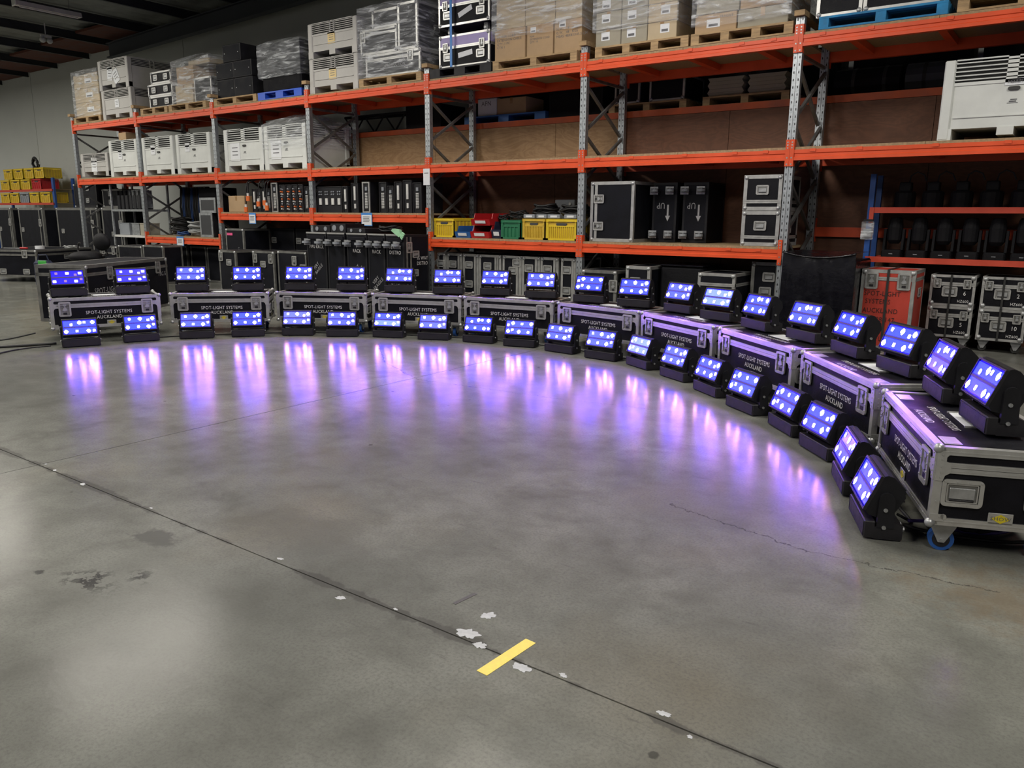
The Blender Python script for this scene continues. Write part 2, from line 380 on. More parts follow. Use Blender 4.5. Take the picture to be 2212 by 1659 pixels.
# ------------------------------------------------------------------ the building
XL, XR, YF, YB = -36.0, 9.0, -17.0, 2.9
def roof_z(x): return 5.82 + 0.036*(x+19)
fl = struct('floor', G().box(XL, XR, YF, YB, -0.25, -0.012), 'sealant')
JX, JY = -4.57, -7.32
for x0, x1 in ((XL, JX-0.003), (JX+0.003, XR)):
    for y0, y1 in ((YF, JY-0.003), (JY+0.003, 0.145), (0.150, YB)):
        obj('slab', G().box(x0, x1, y0, y1, -0.012, 0.0), 'floor_concrete', fl)
wb = struct('wall_back', G().box(XL, XR, YB+0.15, YB+0.3, 0, 6.9), 'wall_concrete')
for x0, x1 in ((XL, -27.42), (-27.40, -19.0), (-18.98, -10.5), (-10.48, -2.0), (-1.98, XR)):
    obj('wall_panel', G().box(x0, x1, YB, YB+0.15, 0, 6.9), 'wall_concrete', wb)
struct('wall_left', G().box(XL-0.2, XL, YF, YB, 0, 6.9), 'wall_paint')
struct('wall_right', G().box(XR, XR+0.2, YF, YB, 0, 7.2), 'wall_paint')
struct('wall_front', G().box(XL, XR, YF-0.2, YF, 0, 7.2), 'wall_paint')
# roof: corrugated sheet on purlins, rafters and red timber
g = G(); xs = [XL+0.19*k for k in range(int((XR-XL)/0.19)+1)]
vs = []; fs = []
for k, x in enumerate(xs):
    z = roof_z(x)+0.22+(0.03 if k % 2 else 0.0)
    vs += [(x, YF, z), (x, YB, z)]
    if k: fs.append((2*k-2, 2*k, 2*k+1, 2*k-1))
ce = struct('ceiling', g.add(vs, fs), 'roof_sheet')
pg = G().prism([(-0.035, -0.2), (0.035, -0.2), (0.035, -0.185), (0.01, -0.185), (0.01, -0.015), (0.035, -0.015), (0.035, 0), (-0.035, 0)], YF, YB, 'y').mesh('purlin', 'purlin')
for k in range(23):
    x = -35.2+1.92*k
    obj('purlin', pg, 'purlin', ce, (x, 0, roof_z(x)+0.21))
rg = G(); L = XR-XL
for y0, y1, z0, z1 in ((-0.09, 0.09, -0.36, -0.335), (-0.09, 0.09, -0.025, 0), (-0.012, 0.012, -0.335, -0.025)):
    rg.add([(x, y, roof_z(x)+z) for x in (-21.5, XR) for y in (y0, y1) for z in (z0, z1)], [(0, 1, 3, 2), (4, 6, 7, 5), (0, 4, 5, 1), (2, 3, 7, 6), (0, 2, 6, 4), (1, 5, 7, 3)])
rm = rg.mesh('rafter', 'steel_beam')
for y in (2.35, -5.6, -13.0): obj('rafter', rm, 'steel_beam', ce, (0, y, 0))
for k in range(7):
    x = -33.0+1.92*k*1.0
    obj('timber', G().box(x, x+1.5, 1.5, 2.85, roof_z(x)+0.10, roof_z(x)+0.16), 'timber_red', ce)
tb = thing('batten_light', 'unlit white fluorescent batten hanging under the dark roof at upper left', 'ceiling light', (-17.3, -1.05, 5.26))
obj('housing', G().prism([(-0.07, 0.02), (0.07, 0.02), (0.04, 0.11), (-0.04, 0.11)], -0.62, 0.62, 'y'), 'lamp_white', tb)
obj('tube', G().cyl((0.03, -0.55, 0.0), (0.03, 0.55, 0.0), 0.014, 8), 'socket_white', tb)
obj('end_cap', G().box(-0.08, 0.08, -0.64, -0.62, 0.0, 0.13), 'lamp_white', tb)
for s in (-0.4, 0.4): obj('hanger', G().cyl((0, s, 0.11), (0, s, 0.78), 0.006, 6), 'brace_steel', tb)
te = thing('emergency_light', 'small twin-head emergency lamp fixed under a roof purlin at upper left', 'light', (-20.9, 0.5, 5.41))
obj('bracket', G().box(-0.03, 0.03, -0.12, 0.12, 0.08, 0.13).cyl((0, 0, 0.12), (0, 0, 0.40), 0.012), 'lamp_white', te)
for s in (-0.08, 0.08): obj('lamp_head', G().sphere((0, s, 0.02), 0.07, 10, 8), 'lamp_white', te, smooth=True)

def high_bay(x, y, label):  # out of view; emitter made large to weaken its reflection on the floor
    z = 5.3
    t = thing('high_bay_light', label, 'ceiling light', (x, y, z), 0, 'high bay lamps')
    obj('reflector', G().prism([(-0.52, 0.0), (0.52, 0.0), (0.50, 0.06), (0.16, 0.14), (-0.16, 0.14), (-0.50, 0.06)], -1.25, 1.25, 'y'), 'lamp_white', t)
    obj('diffuser', G().box(-0.49, 0.49, -1.2, 1.2, -0.006, 0.0), 'lamp_glow', t)
    for s in (-0.6, 0.6): obj('hanger', G().cyl((0, s, 0.14), (0, s, roof_z(x)+0.2-z), 0.008, 6), 'brace_steel', t)
    ld = bpy.data.lights.new('lamp', 'AREA'); ld.shape = 'RECTANGLE'; ld.size = 0.98; ld.size_y = 2.4; ld.energy = LAMP_W; ld.color = (1.0, 0.955, 0.86)
    lo = bpy.data.objects.new('lamp', ld); COL.objects.link(lo); lo.parent = t; lo.location = (0, 0, -0.012)
for row, yy in (('nearer the rack', -3.7), ('nearer the open floor', -10.0)):
    for k, x in enumerate((-31.0, -24.5, -17.7, -10.9, -4.6, 1.8)):  # leftmost lamp of each row added to brighten the dim left wall
        high_bay(x, yy, 'unseen lit high bay lamp under the roof, %s of the row %s' % (ORD[k], row))

# plywood partition behind the rack and the steel of the rack beyond it
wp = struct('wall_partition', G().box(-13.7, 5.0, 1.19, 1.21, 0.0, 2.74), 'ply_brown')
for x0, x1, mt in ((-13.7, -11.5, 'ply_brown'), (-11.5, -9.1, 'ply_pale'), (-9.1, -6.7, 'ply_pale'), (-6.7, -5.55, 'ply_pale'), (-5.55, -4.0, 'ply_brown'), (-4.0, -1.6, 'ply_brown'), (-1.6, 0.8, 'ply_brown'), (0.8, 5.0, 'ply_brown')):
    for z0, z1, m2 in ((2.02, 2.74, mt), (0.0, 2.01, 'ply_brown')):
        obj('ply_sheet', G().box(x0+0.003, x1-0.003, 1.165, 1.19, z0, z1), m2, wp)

# ------------------------------------------------------------------ the long pallet rack
S0 = -19.026
PXS = [S0+2.7*i for i in range(8)]
rack = thing('pallet_rack', 'long orange and galvanised steel pallet rack along the back wall', 'rack')
pm = G().box(-0.045, -0.002, 0, 0.07, 0, 3.5).box(0.002, 0.045, 0, 0.07, 0, 3.5).box(-0.045, 0.045, 0.01, 0.068, 0, 3.495).box(-0.06, 0.06, -0.02, 0.1, 0, 0.008).mesh('upright_post', 'galvanised')
br = {}
def brace(y0, z0, y1, z1):
    key = (y0, z0, y1, z1)
    if key not in br:
        d = Vector((0, y1-y0, z1-z0)); L = d.length; M = Matrix.Translation((0, y0, z0)) @ Matrix.Rotation(math.atan2(d.z, d.y), 4, 'X')
        br[key] = G().box(-0.017, 0.017, 0, L, -0.017, 0.017, M).mesh('brace', 'brace_steel')
    return br[key]
blk = G().box(-0.055, 0.055, -0.05, 1.16, 3.505, 3.56).mesh('timber_spacer', 'pallet_wood')
for x in PXS:
    obj('upright_post', pm, 'galvanised', rack, (x, 0, 0)); obj('upright_post', pm, 'galvanised', rack, (x, 1.04, 0))
    zt = 3.08
    while zt > 0.5:
        obj('brace', brace(0.05, zt, 1.06, zt-0.6), 'brace_steel', rack, (x-0.018, 0, 0)); obj('brace', brace(1.06, zt, 0.05, zt-0.6), 'brace_steel', rack, (x+0.018, 0, 0)); zt -= 0.62
    obj('brace', brace(0.05, 3.13, 1.06, 3.13), 'brace_steel', rack, (x, 0, 0))
    obj('timber_spacer', blk, 'pallet_wood', rack, (x, 0, 0))
BL = 2.7-0.094
def beam_mesh(h, mat, name='beam'):
    return G().prism([(-0.012, 0), (-0.012, h*0.30), (-0.003, h*0.36), (-0.003, h*0.60), (-0.012, h*0.66), (-0.012, h), (0.045, h), (0.045, 0)], -BL/2, BL/2, 'x').box(-BL/2, BL/2, -0.015, 0.0, 0, 0.008).mesh(name, mat)
BM = {}
con = G().box(-0.046, 0.0, -0.018, -0.004, -0.062, 0.225).box(-0.046, -0.036, -0.004, 0.05, -0.062, 0.225).mesh('connector', 'orange_paint')
con2 = G().box(0.0, 0.046, -0.018, -0.004, -0.062, 0.225).box(0.036, 0.046, -0.004, 0.05, -0.062, 0.225).mesh('connector', 'orange_paint')
bolt = G()
for z in (-0.04, 0.03, 0.135, 0.165, 0.195): bolt.cyl((0, -0.021, z), (0, -0.018, z), 0.009, 6)
bolt = bolt.mesh('bolt', 'zinc')
clip = G().box(-0.03, 0.03, -0.020, -0.012, -0.028, 0.004).mesh('deck_clip', 'orange_paint')
def beam(i, z0, h=0.115, rear=False, mat='orange_paint'):
    if (h, mat) not in BM: BM[h, mat] = beam_mesh(h, mat)
    xc = PXS[i]+1.35; y = 1.14 if rear else 0.0
    b = obj('beam', BM[h, mat], mat, rack, (xc, y, z0), (0, 0, PI) if rear else None)
    e = BL/2
    obj('connector', con, mat, b, (e+0.046, 0, 0)); obj('connector', con2, mat, b, (-e-0.046, 0, 0))
    if not rear:
        for s in (e+0.023, -e-0.023): obj('bolt', bolt, 'zinc', b, (s, 0, 0))
        for s in (-1.1, -0.62, 0.1, 0.72, 1.08): obj('deck_clip', clip, mat, b, (s, 0, h))
DK = G().box(-0.65, 0.65, 0.005, 1.11, 0, 0.028).mesh('deck_board', 'particle_board')
SU = G().box(-0.04, 0.04, 0.04, 1.07, -0.075, -0.001).mesh('deck_support', 'orange_paint')
def level(i, z0, h=0.115, deck=True, sup=True):
    beam(i, z0, h); beam(i, z0, h, True)
    xc = PXS[i]+1.35
    if deck:
        for s in (-0.652, 0.652): obj('deck_board', DK, 'particle_board', rack, (xc+s, 0, z0+h+0.001))
        if sup:
            for s in (-0.85, 0.0, 0.85): obj('deck_support', SU, 'orange_paint', rack, (xc+s, 0, z0+h))
ZT, ZM, ZL, Z3, Z1 = 3.198, 2.008, 0.912, 1.270, 0.775
for i in range(7): level(i, ZT); level(i, ZM)
for i in (4, 5): level(i, ZL)
for i in (2, 3): level(i, Z3, 0.115)
level(1, Z1, 0.12)
DT, DM, DL, D3, D1 = ZT+0.145, ZM+0.145, ZL+0.145, Z3+0.145, Z1+0.15
# rear beams of bay six and the beams of the rack behind the plywood
beam(6, 1.16, 0.115, True)
rr = thing('rear_rack', 'second orange rack standing behind the plywood partition', 'rack')
for i in range(2, 7): obj('beam', G().box(-1.35, 1.35, 1.168, 1.208, 0, 0.085), 'orange_old', rr, (PXS[i]+1.35, 0, 2.745))
obj('deck_board', G().box(-13.6, 3.0, 1.215, 2.5, 2.80, 2.83), 'particle_board', rr)
for x in PXS[2:]:
    for y in (1.22, 2.42): obj('upright_post', G().box(-0.045, 0.045, y, y+0.08, 0, 2.80), 'galv_plain', rr, (x, 0, 0))
# paper signs on the beams, and a tag on a post
def sign(x, z, w, h, label, name='shelf_notice', border='strap_blue', y=-0.0215, lines=4):
    t = thing(name, label, 'sign', (x, y, z))
    obj('backing', G().box(-w/2, w/2, -0.004, 0, 0, h), border, t)
    p = obj('paper_sheet', G().box(-w/2+0.012, w/2-0.012, -0.006, -0.004, 0.012 if border != 'paper' else 0, h-0.035), 'paper', t)
    for k in range(lines):
        zz = h-0.07-k*(h-0.11)/max(1, lines)
        obj('print_line', G().box(-w*0.32, w*(0.30-0.05*(k % 2)), -0.007, -0.006, zz, zz+0.010), 'print_grey', p)
sign(PXS[2]+1.06, 1.205, 0.20, 0.20, 'white notice with blue border on the short shelf beam by orange connectors')
sign(PXS[3]+1.37, 1.205, 0.25, 0.21, 'white notice with blue border on the beam under the distribution units')
sign(PXS[1]+1.33, 0.735, 0.25, 0.19, 'white notice with blue border on the lowest left orange beam')
sign(PXS[4]-0.01, 1.83, 0.13, 0.24, 'plain white tag hanging on a galvanised post below the middle beam', 'post_tag', 'paper', -0.0225, 1)
# ------------------------------------------------------------------ the ten road cases of the arc
CW, CD, CZ0, CZ1 = 1.09, 0.52, 0.140, 0.469
def shared(fn):
    cache = {}
    def w(*a):
        if a not in cache: cache[a] = fn(*a)
        return cache[a]
    return w
@shared
def edge_mesh(L, t):            # angle extrusion along x with rivets
    g = G().box(-L/2, L/2, -0.003, t, -t, 0.003).box(-L/2, L/2, -0.0045, 0.004, -t*0.62, -t*0.45)
    k = int(L/0.16)
    for i in range(k): g.cyl((-L/2+(i+0.5)*L/k, -0.006, -t*0.5), (-L/2+(i+0.5)*L/k, -0.002, -t*0.5), 0.004, 6)
    return g.mesh('edge_trim', 'aluminium')
@shared
def post_mesh(L, t): return G().box(-0.003, t, -0.003, t, -L/2, L/2).cyl((t*0.5, -0.006, L*0.15), (t*0.5, -0.002, L*0.15), 0.004, 6).cyl((t*0.5, -0.006, -L*0.2), (t*0.5, -0.002, -L*0.2), 0.004, 6).mesh('edge_trim', 'aluminium')
BALL = G().sphere((0, 0, 0), 0.021, 12, 8).mesh('ball_corner', 'zinc', True)
def rounded(w, h, r, n=4):
    return [(sx*(w/2-r)+r*math.cos(a0+PI/2*k/n), sz*(h/2-r)+r*math.sin(a0+PI/2*k/n)) for sx, sz, a0 in ((1, 1, 0), (-1, 1, PI/2), (-1, -1, PI), (1, -1, 1.5*PI)) for k in range(n+1)]
def ring(g, w, h, r, t, y0, y1):      # rounded rectangular ring, front facing -y
    a, b = rounded(w, h, r), rounded(w-2*t, h-2*t, max(0.002, r-t)); n = len(a)
    vs = [(p[0], y0, p[1]) for p in a]+[(p[0], y0, p[1]) for p in b]+[(p[0], y1, p[1]) for p in a]+[(p[0], y1, p[1]) for p in b]
    fs = []
    for i in range(n):
        j = (i+1) % n
        fs += [(i, n+i, n+j, j)[::-1], (i, j, 2*n+j, 2*n+i)[::-1], (n+i, 3*n+i, 3*n+j, n+j)[::-1]]
    return g.add(vs, fs)
LATCH = ring(G(), 0.118, 0.158, 0.016, 0.017, -0.010, 0.0)
for x in (-0.05, 0.05):
    for z in (-0.055, -0.018, 0.018, 0.055): LATCH.cyl((x, -0.013, z), (x, -0.010, z), 0.0045, 6)
LATCH = LATCH.mesh('latch', 'aluminium')
DISH = G().box(-0.045, 0.045, -0.003, 0.0, -0.065, 0.065).mesh('latch_dish', 'aluminium_dull')
KEY = G().prism([(-0.026, -0.012), (0.0, -0.022), (0.026, -0.012), (0.016, 0.010), (0.008, 0.016), (0.008, 0.034), (-0.008, 0.034), (-0.008, 0.016), (-0.016, 0.010)], -0.010, -0.003, 'y').box(-0.016, 0.016, -0.008, -0.003, 0.034, 0.055).mesh('latch_key', 'zinc')
SLOT = G().box(-0.018, 0.018, -0.005, -0.003, -0.058, -0.036).mesh('latch_slot', 'black_plastic')
def latch(par, x, z, y=0.0, s=1.0, rz=0.0):
    l = obj('latch', LATCH, '', par, (x, y, z), (0, 0, rz)); l.scale = (s, 1, s)
    obj('latch_dish', DISH, '', l); obj('latch_key', KEY, '', l); obj('latch_slot', SLOT, '', l); return l
HND = ring(G(), 0.155, 0.115, 0.018, 0.016, -0.009, 0.0)
for x in (-0.068, -0.023, 0.023, 0.068):
    for z in (-0.049, 0.049): HND.cyl((x, -0.012, z), (x, -0.009, z), 0.004, 6)
HND = ring(HND, 0.118, 0.080, 0.008, 0.005, -0.006, 0.0).mesh('handle', 'aluminium')
HDISH = G().box(-0.060, 0.060, -0.002, 0.0, -0.042, 0.042).mesh('handle_dish', 'aluminium_dull')
GRIP = G().cbox(-0.048, 0.048, -0.008, -0.002, -0.026, 0.022, 0.003).mesh('grip', 'zinc')
GSH = G().cbox(-0.046, 0.046, -0.009, -0.002, -0.036, -0.027, 0.003).mesh('grip_bar', 'black_plastic')
def handle(par, x, y, z, rz, s=1.0):
    h = obj('handle', HND, '', par, (x, y, z), (0, 0, rz)); h.scale = (s, 1, s)
    obj('handle_dish', HDISH, '', h); obj('grip', GRIP, '', h); obj('grip_bar', GSH, '', h); return h
WHEELD = G().cyl((0, -0.015, 0), (0, 0.015, 0), 0.040, 16).mesh('wheel', 'rubber')
WHEEL = G().cyl((0, -0.017, 0), (0, 0.017, 0), 0.050, 20).mesh('wheel', 'wheel_blue')
HUB = G().cyl((0, -0.020, 0), (0, 0.020, 0), 0.034, 16).mesh('hub', 'black_plastic')
FORK = G().prism([(-0.055, 0.09), (0.055, 0.09), (0.05, 0.06), (0.012, -0.012), (-0.012, -0.012), (-0.045, 0.055)], -0.026, -0.022, 'y').prism([(-0.055, 0.09), (0.055, 0.09), (0.05, 0.06), (0.012, -0.012), (-0.012, -0.012), (-0.045, 0.055)], 0.022, 0.026, 'y').box(-0.06, 0.06, -0.05, 0.05, 0.085, 0.092).cyl((0, -0.03, 0), (0, 0.03, 0), 0.008, 8).mesh('fork', 'zinc')
def caster(par, x, y, rz, h=0.142, dark=False):
    c = obj('caster', FORK, '', par, (x, y, h-0.092), (0, 0, rz))
    obj('wheel', WHEELD if dark else WHEEL, '', c)
    if not dark: obj('hub', HUB, '', c)
    return c
def make_road_case():
    t = thing('road_case', 'x', 'road case', (0, 0, 0), 0, 'road cases under the arc of lights')
    H = CZ1-CZ0; zc = (CZ0+CZ1)/2
    obj('body', G().box(-CW/2+0.004, CW/2-0.004, 0.004, CD-0.004, CZ0+0.004, 0.384), 'laminate', t)
    obj('lid', G().box(-CW/2+0.004, CW/2-0.004, 0.004, CD-0.004, 0.386, CZ1-0.003), 'laminate', t)
    T = 0.030
    e = edge_mesh(CW, T); e2 = edge_mesh(CD, T)
    obj('edge_trim', e, '', t, (0, 0, CZ1)); obj('edge_trim', e, '', t, (0, CD, CZ1), (0, 0, PI))
    obj('edge_trim', e, '', t, (0, 0, CZ0), (0, PI, 0)); obj('edge_trim', e, '', t, (0, CD, CZ0), (0, PI, PI))
    for s in (-1, 1):
        obj('edge_trim', e2, '', t, (s*CW/2, CD/2, CZ1), (0, 0, s*PI/2)); obj('edge_trim', e2, '', t, (s*CW/2, CD/2, CZ0), (0, PI, s*PI/2))
    p = post_mesh(H, T)
    for x, y, r in ((-1, 0, 0), (1, 0, PI/2), (1, 1, PI), (-1, 1, -PI/2)): obj('edge_trim', p, '', t, (x*CW/2, y*CD, zc), (0, 0, r))
    for x in (-1, 1):
        for y in (0.004, CD-0.004):
            for z in (CZ0+0.004, CZ1-0.004): obj('ball_corner', BALL, '', t, (x*(CW/2-0.004), y, z))
    band = G()
    for z0, z1 in ((0.363, 0.384), (0.386, 0.407)): band.box(-CW/2-0.004, CW/2+0.004, -0.005, CD+0.005, z0, z1)
    for z in (0.372, 0.395, 0.401): band.box(-CW/2-0.005, CW/2+0.005, -0.0062, CD+0.0062, z, z+0.0025)
    obj('lid_extrusion', band, 'aluminium', t)
    BR = G()
    BR.prism([(0, 0.455), (0.04, 0.455), (0.048, 0.445), (0.036, 0.43), (0.036, 0.412), (0.055, 0.405), (0.055, 0.365), (0.036, 0.352), (0.030, 0.33), (0, 0.33)], -0.007, 0.0, 'y')
    for z in (0.345, 0.365, 0.39, 0.42, 0.44): BR.cyl((0.02, -0.010, z), (0.02, -0.007, z), 0.004, 6)
    brm = BR.mesh('corner_brace', 'aluminium')
    BRr = G(); BRr.v = [(-x, y, z) for x, y, z in BR.v]; BRr.f = [f[::-1] for f in BR.f]; brr = BRr.mesh('corner_brace', 'aluminium')
    obj('corner_brace', brm, '', t, (-CW/2, 0, 0)); obj('corner_brace', brr, '', t, (CW/2, 0, 0))
    obj('corner_brace', brm, '', t, (CW/2, 0, 0), (0, 0, PI/2)); obj('corner_brace', brr, '', t, (-CW/2, 0, 0), (0, 0, -PI/2))
    foot = G().box(0, 0.05, -0.006, 0, 0, 0.03).cyl((0.05, -0.006, 0.02), (0.05, 0, 0.02), 0.012, 8).cyl((0.035, -0.009, 0.02), (0.035, -0.006, 0.02), 0.004, 6).mesh('corner_brace', 'aluminium')
    obj('corner_brace', foot, '', t, (CW/2, 0.0, CZ0+0.015), (0, 0, PI/2)); obj('corner_brace', foot, '', t, (-CW/2+0.0, 0, CZ0+0.015))
    for x in (-0.408, 0.408): latch(t, x, 0.352, -0.002)
    for s in (-1, 1):
        for y in (0.108, CD-0.108): handle(t, s*(CW/2+0.001), y, 0.282, s*PI/2)
    obj('lettering', text_mesh('SPOT-LIGHT SYSTEMS', 0.052, 'stencil_paint', 0.86), '', t, (0.02, -0.0005+0.004-0.001, 0.302), R90)
    obj('lettering', text_mesh('AUCKLAND', 0.052, 'stencil_paint', 0.86), '', t, (0.02, 0.0025, 0.247), R90)
    obj('lettering', text_mesh('SPOT-LIGHT SYSTEMS', 0.052, 'stencil_paint', 0.86), '', t, (0.0, 0.15, CZ1-0.0025))
    obj('lettering', text_mesh('AUCKLAND', 0.052, 'stencil_paint', 0.86), '', t, (-0.02, 0.075, CZ1-0.0025))
    def plate(loc, rz):
        q = obj('maker_plate', G().cbox(-0.046, 0.046, -0.004, 0.0, -0.024, 0.024, 0.002), 'aluminium', t, loc, (0, 0, rz))
        obj('badge', G().prism([(-0.036, 0), (0, -0.019), (0.036, 0), (0, 0.019)], -0.0055, -0.004, 'y'), 'badge_yellow', q)
        obj('badge_text', text_mesh('SHOW', 0.022, 'print_grey', 1.1), '', q, (0, -0.006, 0), R90)
    plate((0.035, 0.002, 0.188), 0); plate((CW/2-0.001, 0.26, 0.186), PI/2)
    dm = G().box(-0.06, 0.06, -0.034, 0.034, -0.002, 0.003).box(-0.05, 0.05, -0.024, 0.024, 0.003, 0.004).mesh('stacking_dish', 'aluminium')
    for x in (-0.42, 0.42): obj('stacking_dish', dm, '', t, (x, 0.075, CZ1-0.003))
    for x in (-0.42, 0.42): obj('stacking_dish', dm, '', t, (x, CD-0.075, CZ1-0.003))
    lab = obj('lid_label', G().cbox(-0.13, 0.13, -0.065, 0.065, -0.001, 0.003, 0.001), 'paper', t, (0.02, 0.27, CZ1-0.002))
    for s in (-0.14, 0.14): obj('label_rail', G().box(s-0.006, s+0.006, -0.07, 0.07, -0.002, 0.006), 'aluminium', lab)
    for x in (-CW/2+0.10, CW/2-0.085):
        for y, r in ((0.075, 1.45), (CD-0.075, 1.7)): caster(t, x, y, r)
    return t
CASES = [(-8.946, -5.293, -8.517, -4.256), (-8.521, -4.165, -7.741, -3.353), (-7.779, -3.249, -6.795, -2.681), (-6.751, -2.643, -5.747, -2.234), (-5.665, -2.233, -4.637, -2.028),
         (-4.530, -2.040, -3.484, -2.238), (-3.397, -2.278, -2.520, -2.782), (-2.428, -2.838, -1.572, -3.584), (-1.517, -3.612, -0.852, -4.500), (-0.820, -4.553, -0.389, -5.645)]
proto = make_road_case()
for k, (x0, y0, x1, y1) in enumerate(CASES):
    a = math.atan2(y1-y0, x1-x0)
    if k < 9: lb = 'black road case %s from the left under the upper row of lights' % ORD[k]
    else: lb = 'nearest black road case, at the right end of the lit arc'
    loc = ((x0+x1)/2, (y0+y1)/2, 0)
    if k == 9: loc = (x1-CW/2*math.cos(a), y1-CW/2*math.sin(a), 0)
    if k == 0: c = proto; c.location = loc; c.rotation_euler = (0, 0, a); c['label'] = lb
    else: c = dup(proto, loc, a, lb)

# ------------------------------------------------------------------ the forty stage lights
TH = math.atan2(0.062, 0.155); FH = 0.168; FWD = 0.325
def led_pattern(p):
    A = [(1, 'u', .15, .62), (2, 'u', .50, .62), (1, 'u', .76, .32), (2, 'u', .91, .60), (2, 'l', .06, .38), (1, 'l', .42, .42), (2, 'l', .76, .36), (1, 'l', .94, .72)]
    Cc = [(1, 'u', .24, .32), (2, 'u', .50, .66), (1, 'u', .645, .66), (2, 'u', .90, .62), (2, 'l', .06, .38), (1, 'l', .40, .42), (2, 'l', .76, .32), (1, 'l', .93, .38)]
    if p == 'B': return [(k, 'l' if r == 'u' else 'u', 1-x, 1-z) for k, r, x, z in A]
    return Cc if p == 'C' else A
def front_only(me):              # only the face turned to the front glows, the rim is black
    me.materials.append(MATS['black_plastic'])
    for p in me.polygons: p.material_index = 0 if p.center.y <= min(v.co.y for v in me.vertices)+1e-6 else 1
    ys = min(v.co.y for v in me.vertices)
    for p in me.polygons:
        if p.material_index == 0:
            vs = list(p.vertices)
            if p.normal.y > 0: p.flip()
    return me
def oct_mesh(w, h, name, mat, c=0.3):
    a, b = w/2, h/2; k = c*min(a, b)*1.0
    me = G().prism([(-a+k, -b), (a-k, -b), (a, -b+k), (a, b-k), (a-k, b), (-a+k, b), (-a, b-k), (-a, -b+k)], -0.0025, 0.0, 'y').mesh(name, mat)
    return front_only(me)
LEDM = {(2, 'on'): oct_mesh(0.038, 0.038, 'led_cell', 'led_warm', 0.75), (1, 'on'): oct_mesh(0.024, 0.024, 'led_cell', 'led_small'),
        (2, 'dim'): oct_mesh(0.036, 0.030, 'led_cell', 'led_dim'), (1, 'dim'): oct_mesh(0.028, 0.026, 'led_cell', 'led_dim'), (1, 'off'): oct_mesh(0.028, 0.026, 'led_cell', 'led_off')}
LW, LH = 0.300, 0.060
PANEL = {m: front_only(G().box(-LW/2, LW/2, 0.0, 0.004, 0, LH).mesh('lens_panel', m)) for m in ('lens_blue', 'lens_deep', 'lens_pale')}
mk_emit('tray_glow', (0.012, 0.0, 1.0), 1.0)  # panel light reflected by the tray, put in as its own glow
W2 = 0.179
FXM = {}
g = G().cbox(-W2, W2, 0.0, 0.045, 0.006, 0.085, 0.004)
g.prism([(0.040, 0.006), (0.150, 0.006), (0.156, 0.012), (0.156, 0.070), (0.120, 0.085), (0.040, 0.060)], -W2, W2, 'x')
for x in (-0.12, 0.0, 0.12): g.cyl((x, 0.02, 0.0), (x, 0.02, 0.008), 0.010, 8); g.cyl((x, 0.13, 0.0), (x, 0.13, 0.008), 0.010, 8)
FXM['base'] = g.mesh('base', 'black_plastic')
FXM['front_panel'] = ring(G(), 0.34, 0.066, 0.004, 0.004, -0.003, 0.001).box(-0.165, 0.165, -0.0015, 0.001, -0.029, 0.029).mesh('front_panel', 'black_plastic')
arm = [(0.048, 0.06), (0.118, 0.06), (0.116, 0.10)]+[(0.082+0.032*math.cos(a), 0.186+0.032*math.sin(a)) for a in [PI*k/8 for k in range(9)]]+[(0.050, 0.10)]
FXM['yoke_arm'] = G().prism(arm, -0.009, 0.009, 'x').mesh('yoke_arm', 'black_paint')
hp = [(0.004, 0.128), (0.066, 0.287), (0.080, 0.291), (0.104, 0.284), (0.150, 0.238), (0.158, 0.196), (0.118, 0.122), (0.050, 0.100), (0.016, 0.108)]
g = G().prism(hp, -0.163, 0.163, 'x')
for z in range(4): g.box(-0.14, 0.14, 0.145, 0.162, 0.17+z*0.017, 0.176+z*0.017)
FXM['head'] = g.mesh('head', 'black_paint')
FXM['bezel'] = G().frame(-FWD/2, FWD/2, 0, FH, -0.010, 0.004, 0.008).mesh('bezel', 'black_plastic')
FXM['lens_tray'] = G().box(-FWD/2+0.008, FWD/2-0.008, -0.001, 0.003, 0.008, FH-0.008).mesh('lens_tray', 'tray_glow')
FXM['strobe_bar'] = G().prism([(-0.006, 0.0), (0.001, -0.004), (0.001, 0.018), (-0.006, 0.014)], -LW/2, LW/2, 'x').mesh('strobe_bar', 'connector_purple')
FXM['bolt'] = G().cyl((0, 0, 0), (0.006, 0, 0), 0.009, 8).cyl((0.006, -0.004, -0.003), (0.009, -0.004, -0.003), 0.003, 6).mesh('bolt', 'zinc')
FXM['socket'] = G().cyl((0, 0.155, 0.03), (0, 0.175, 0.03), 0.012, 10).mesh('power_socket', 'zinc')
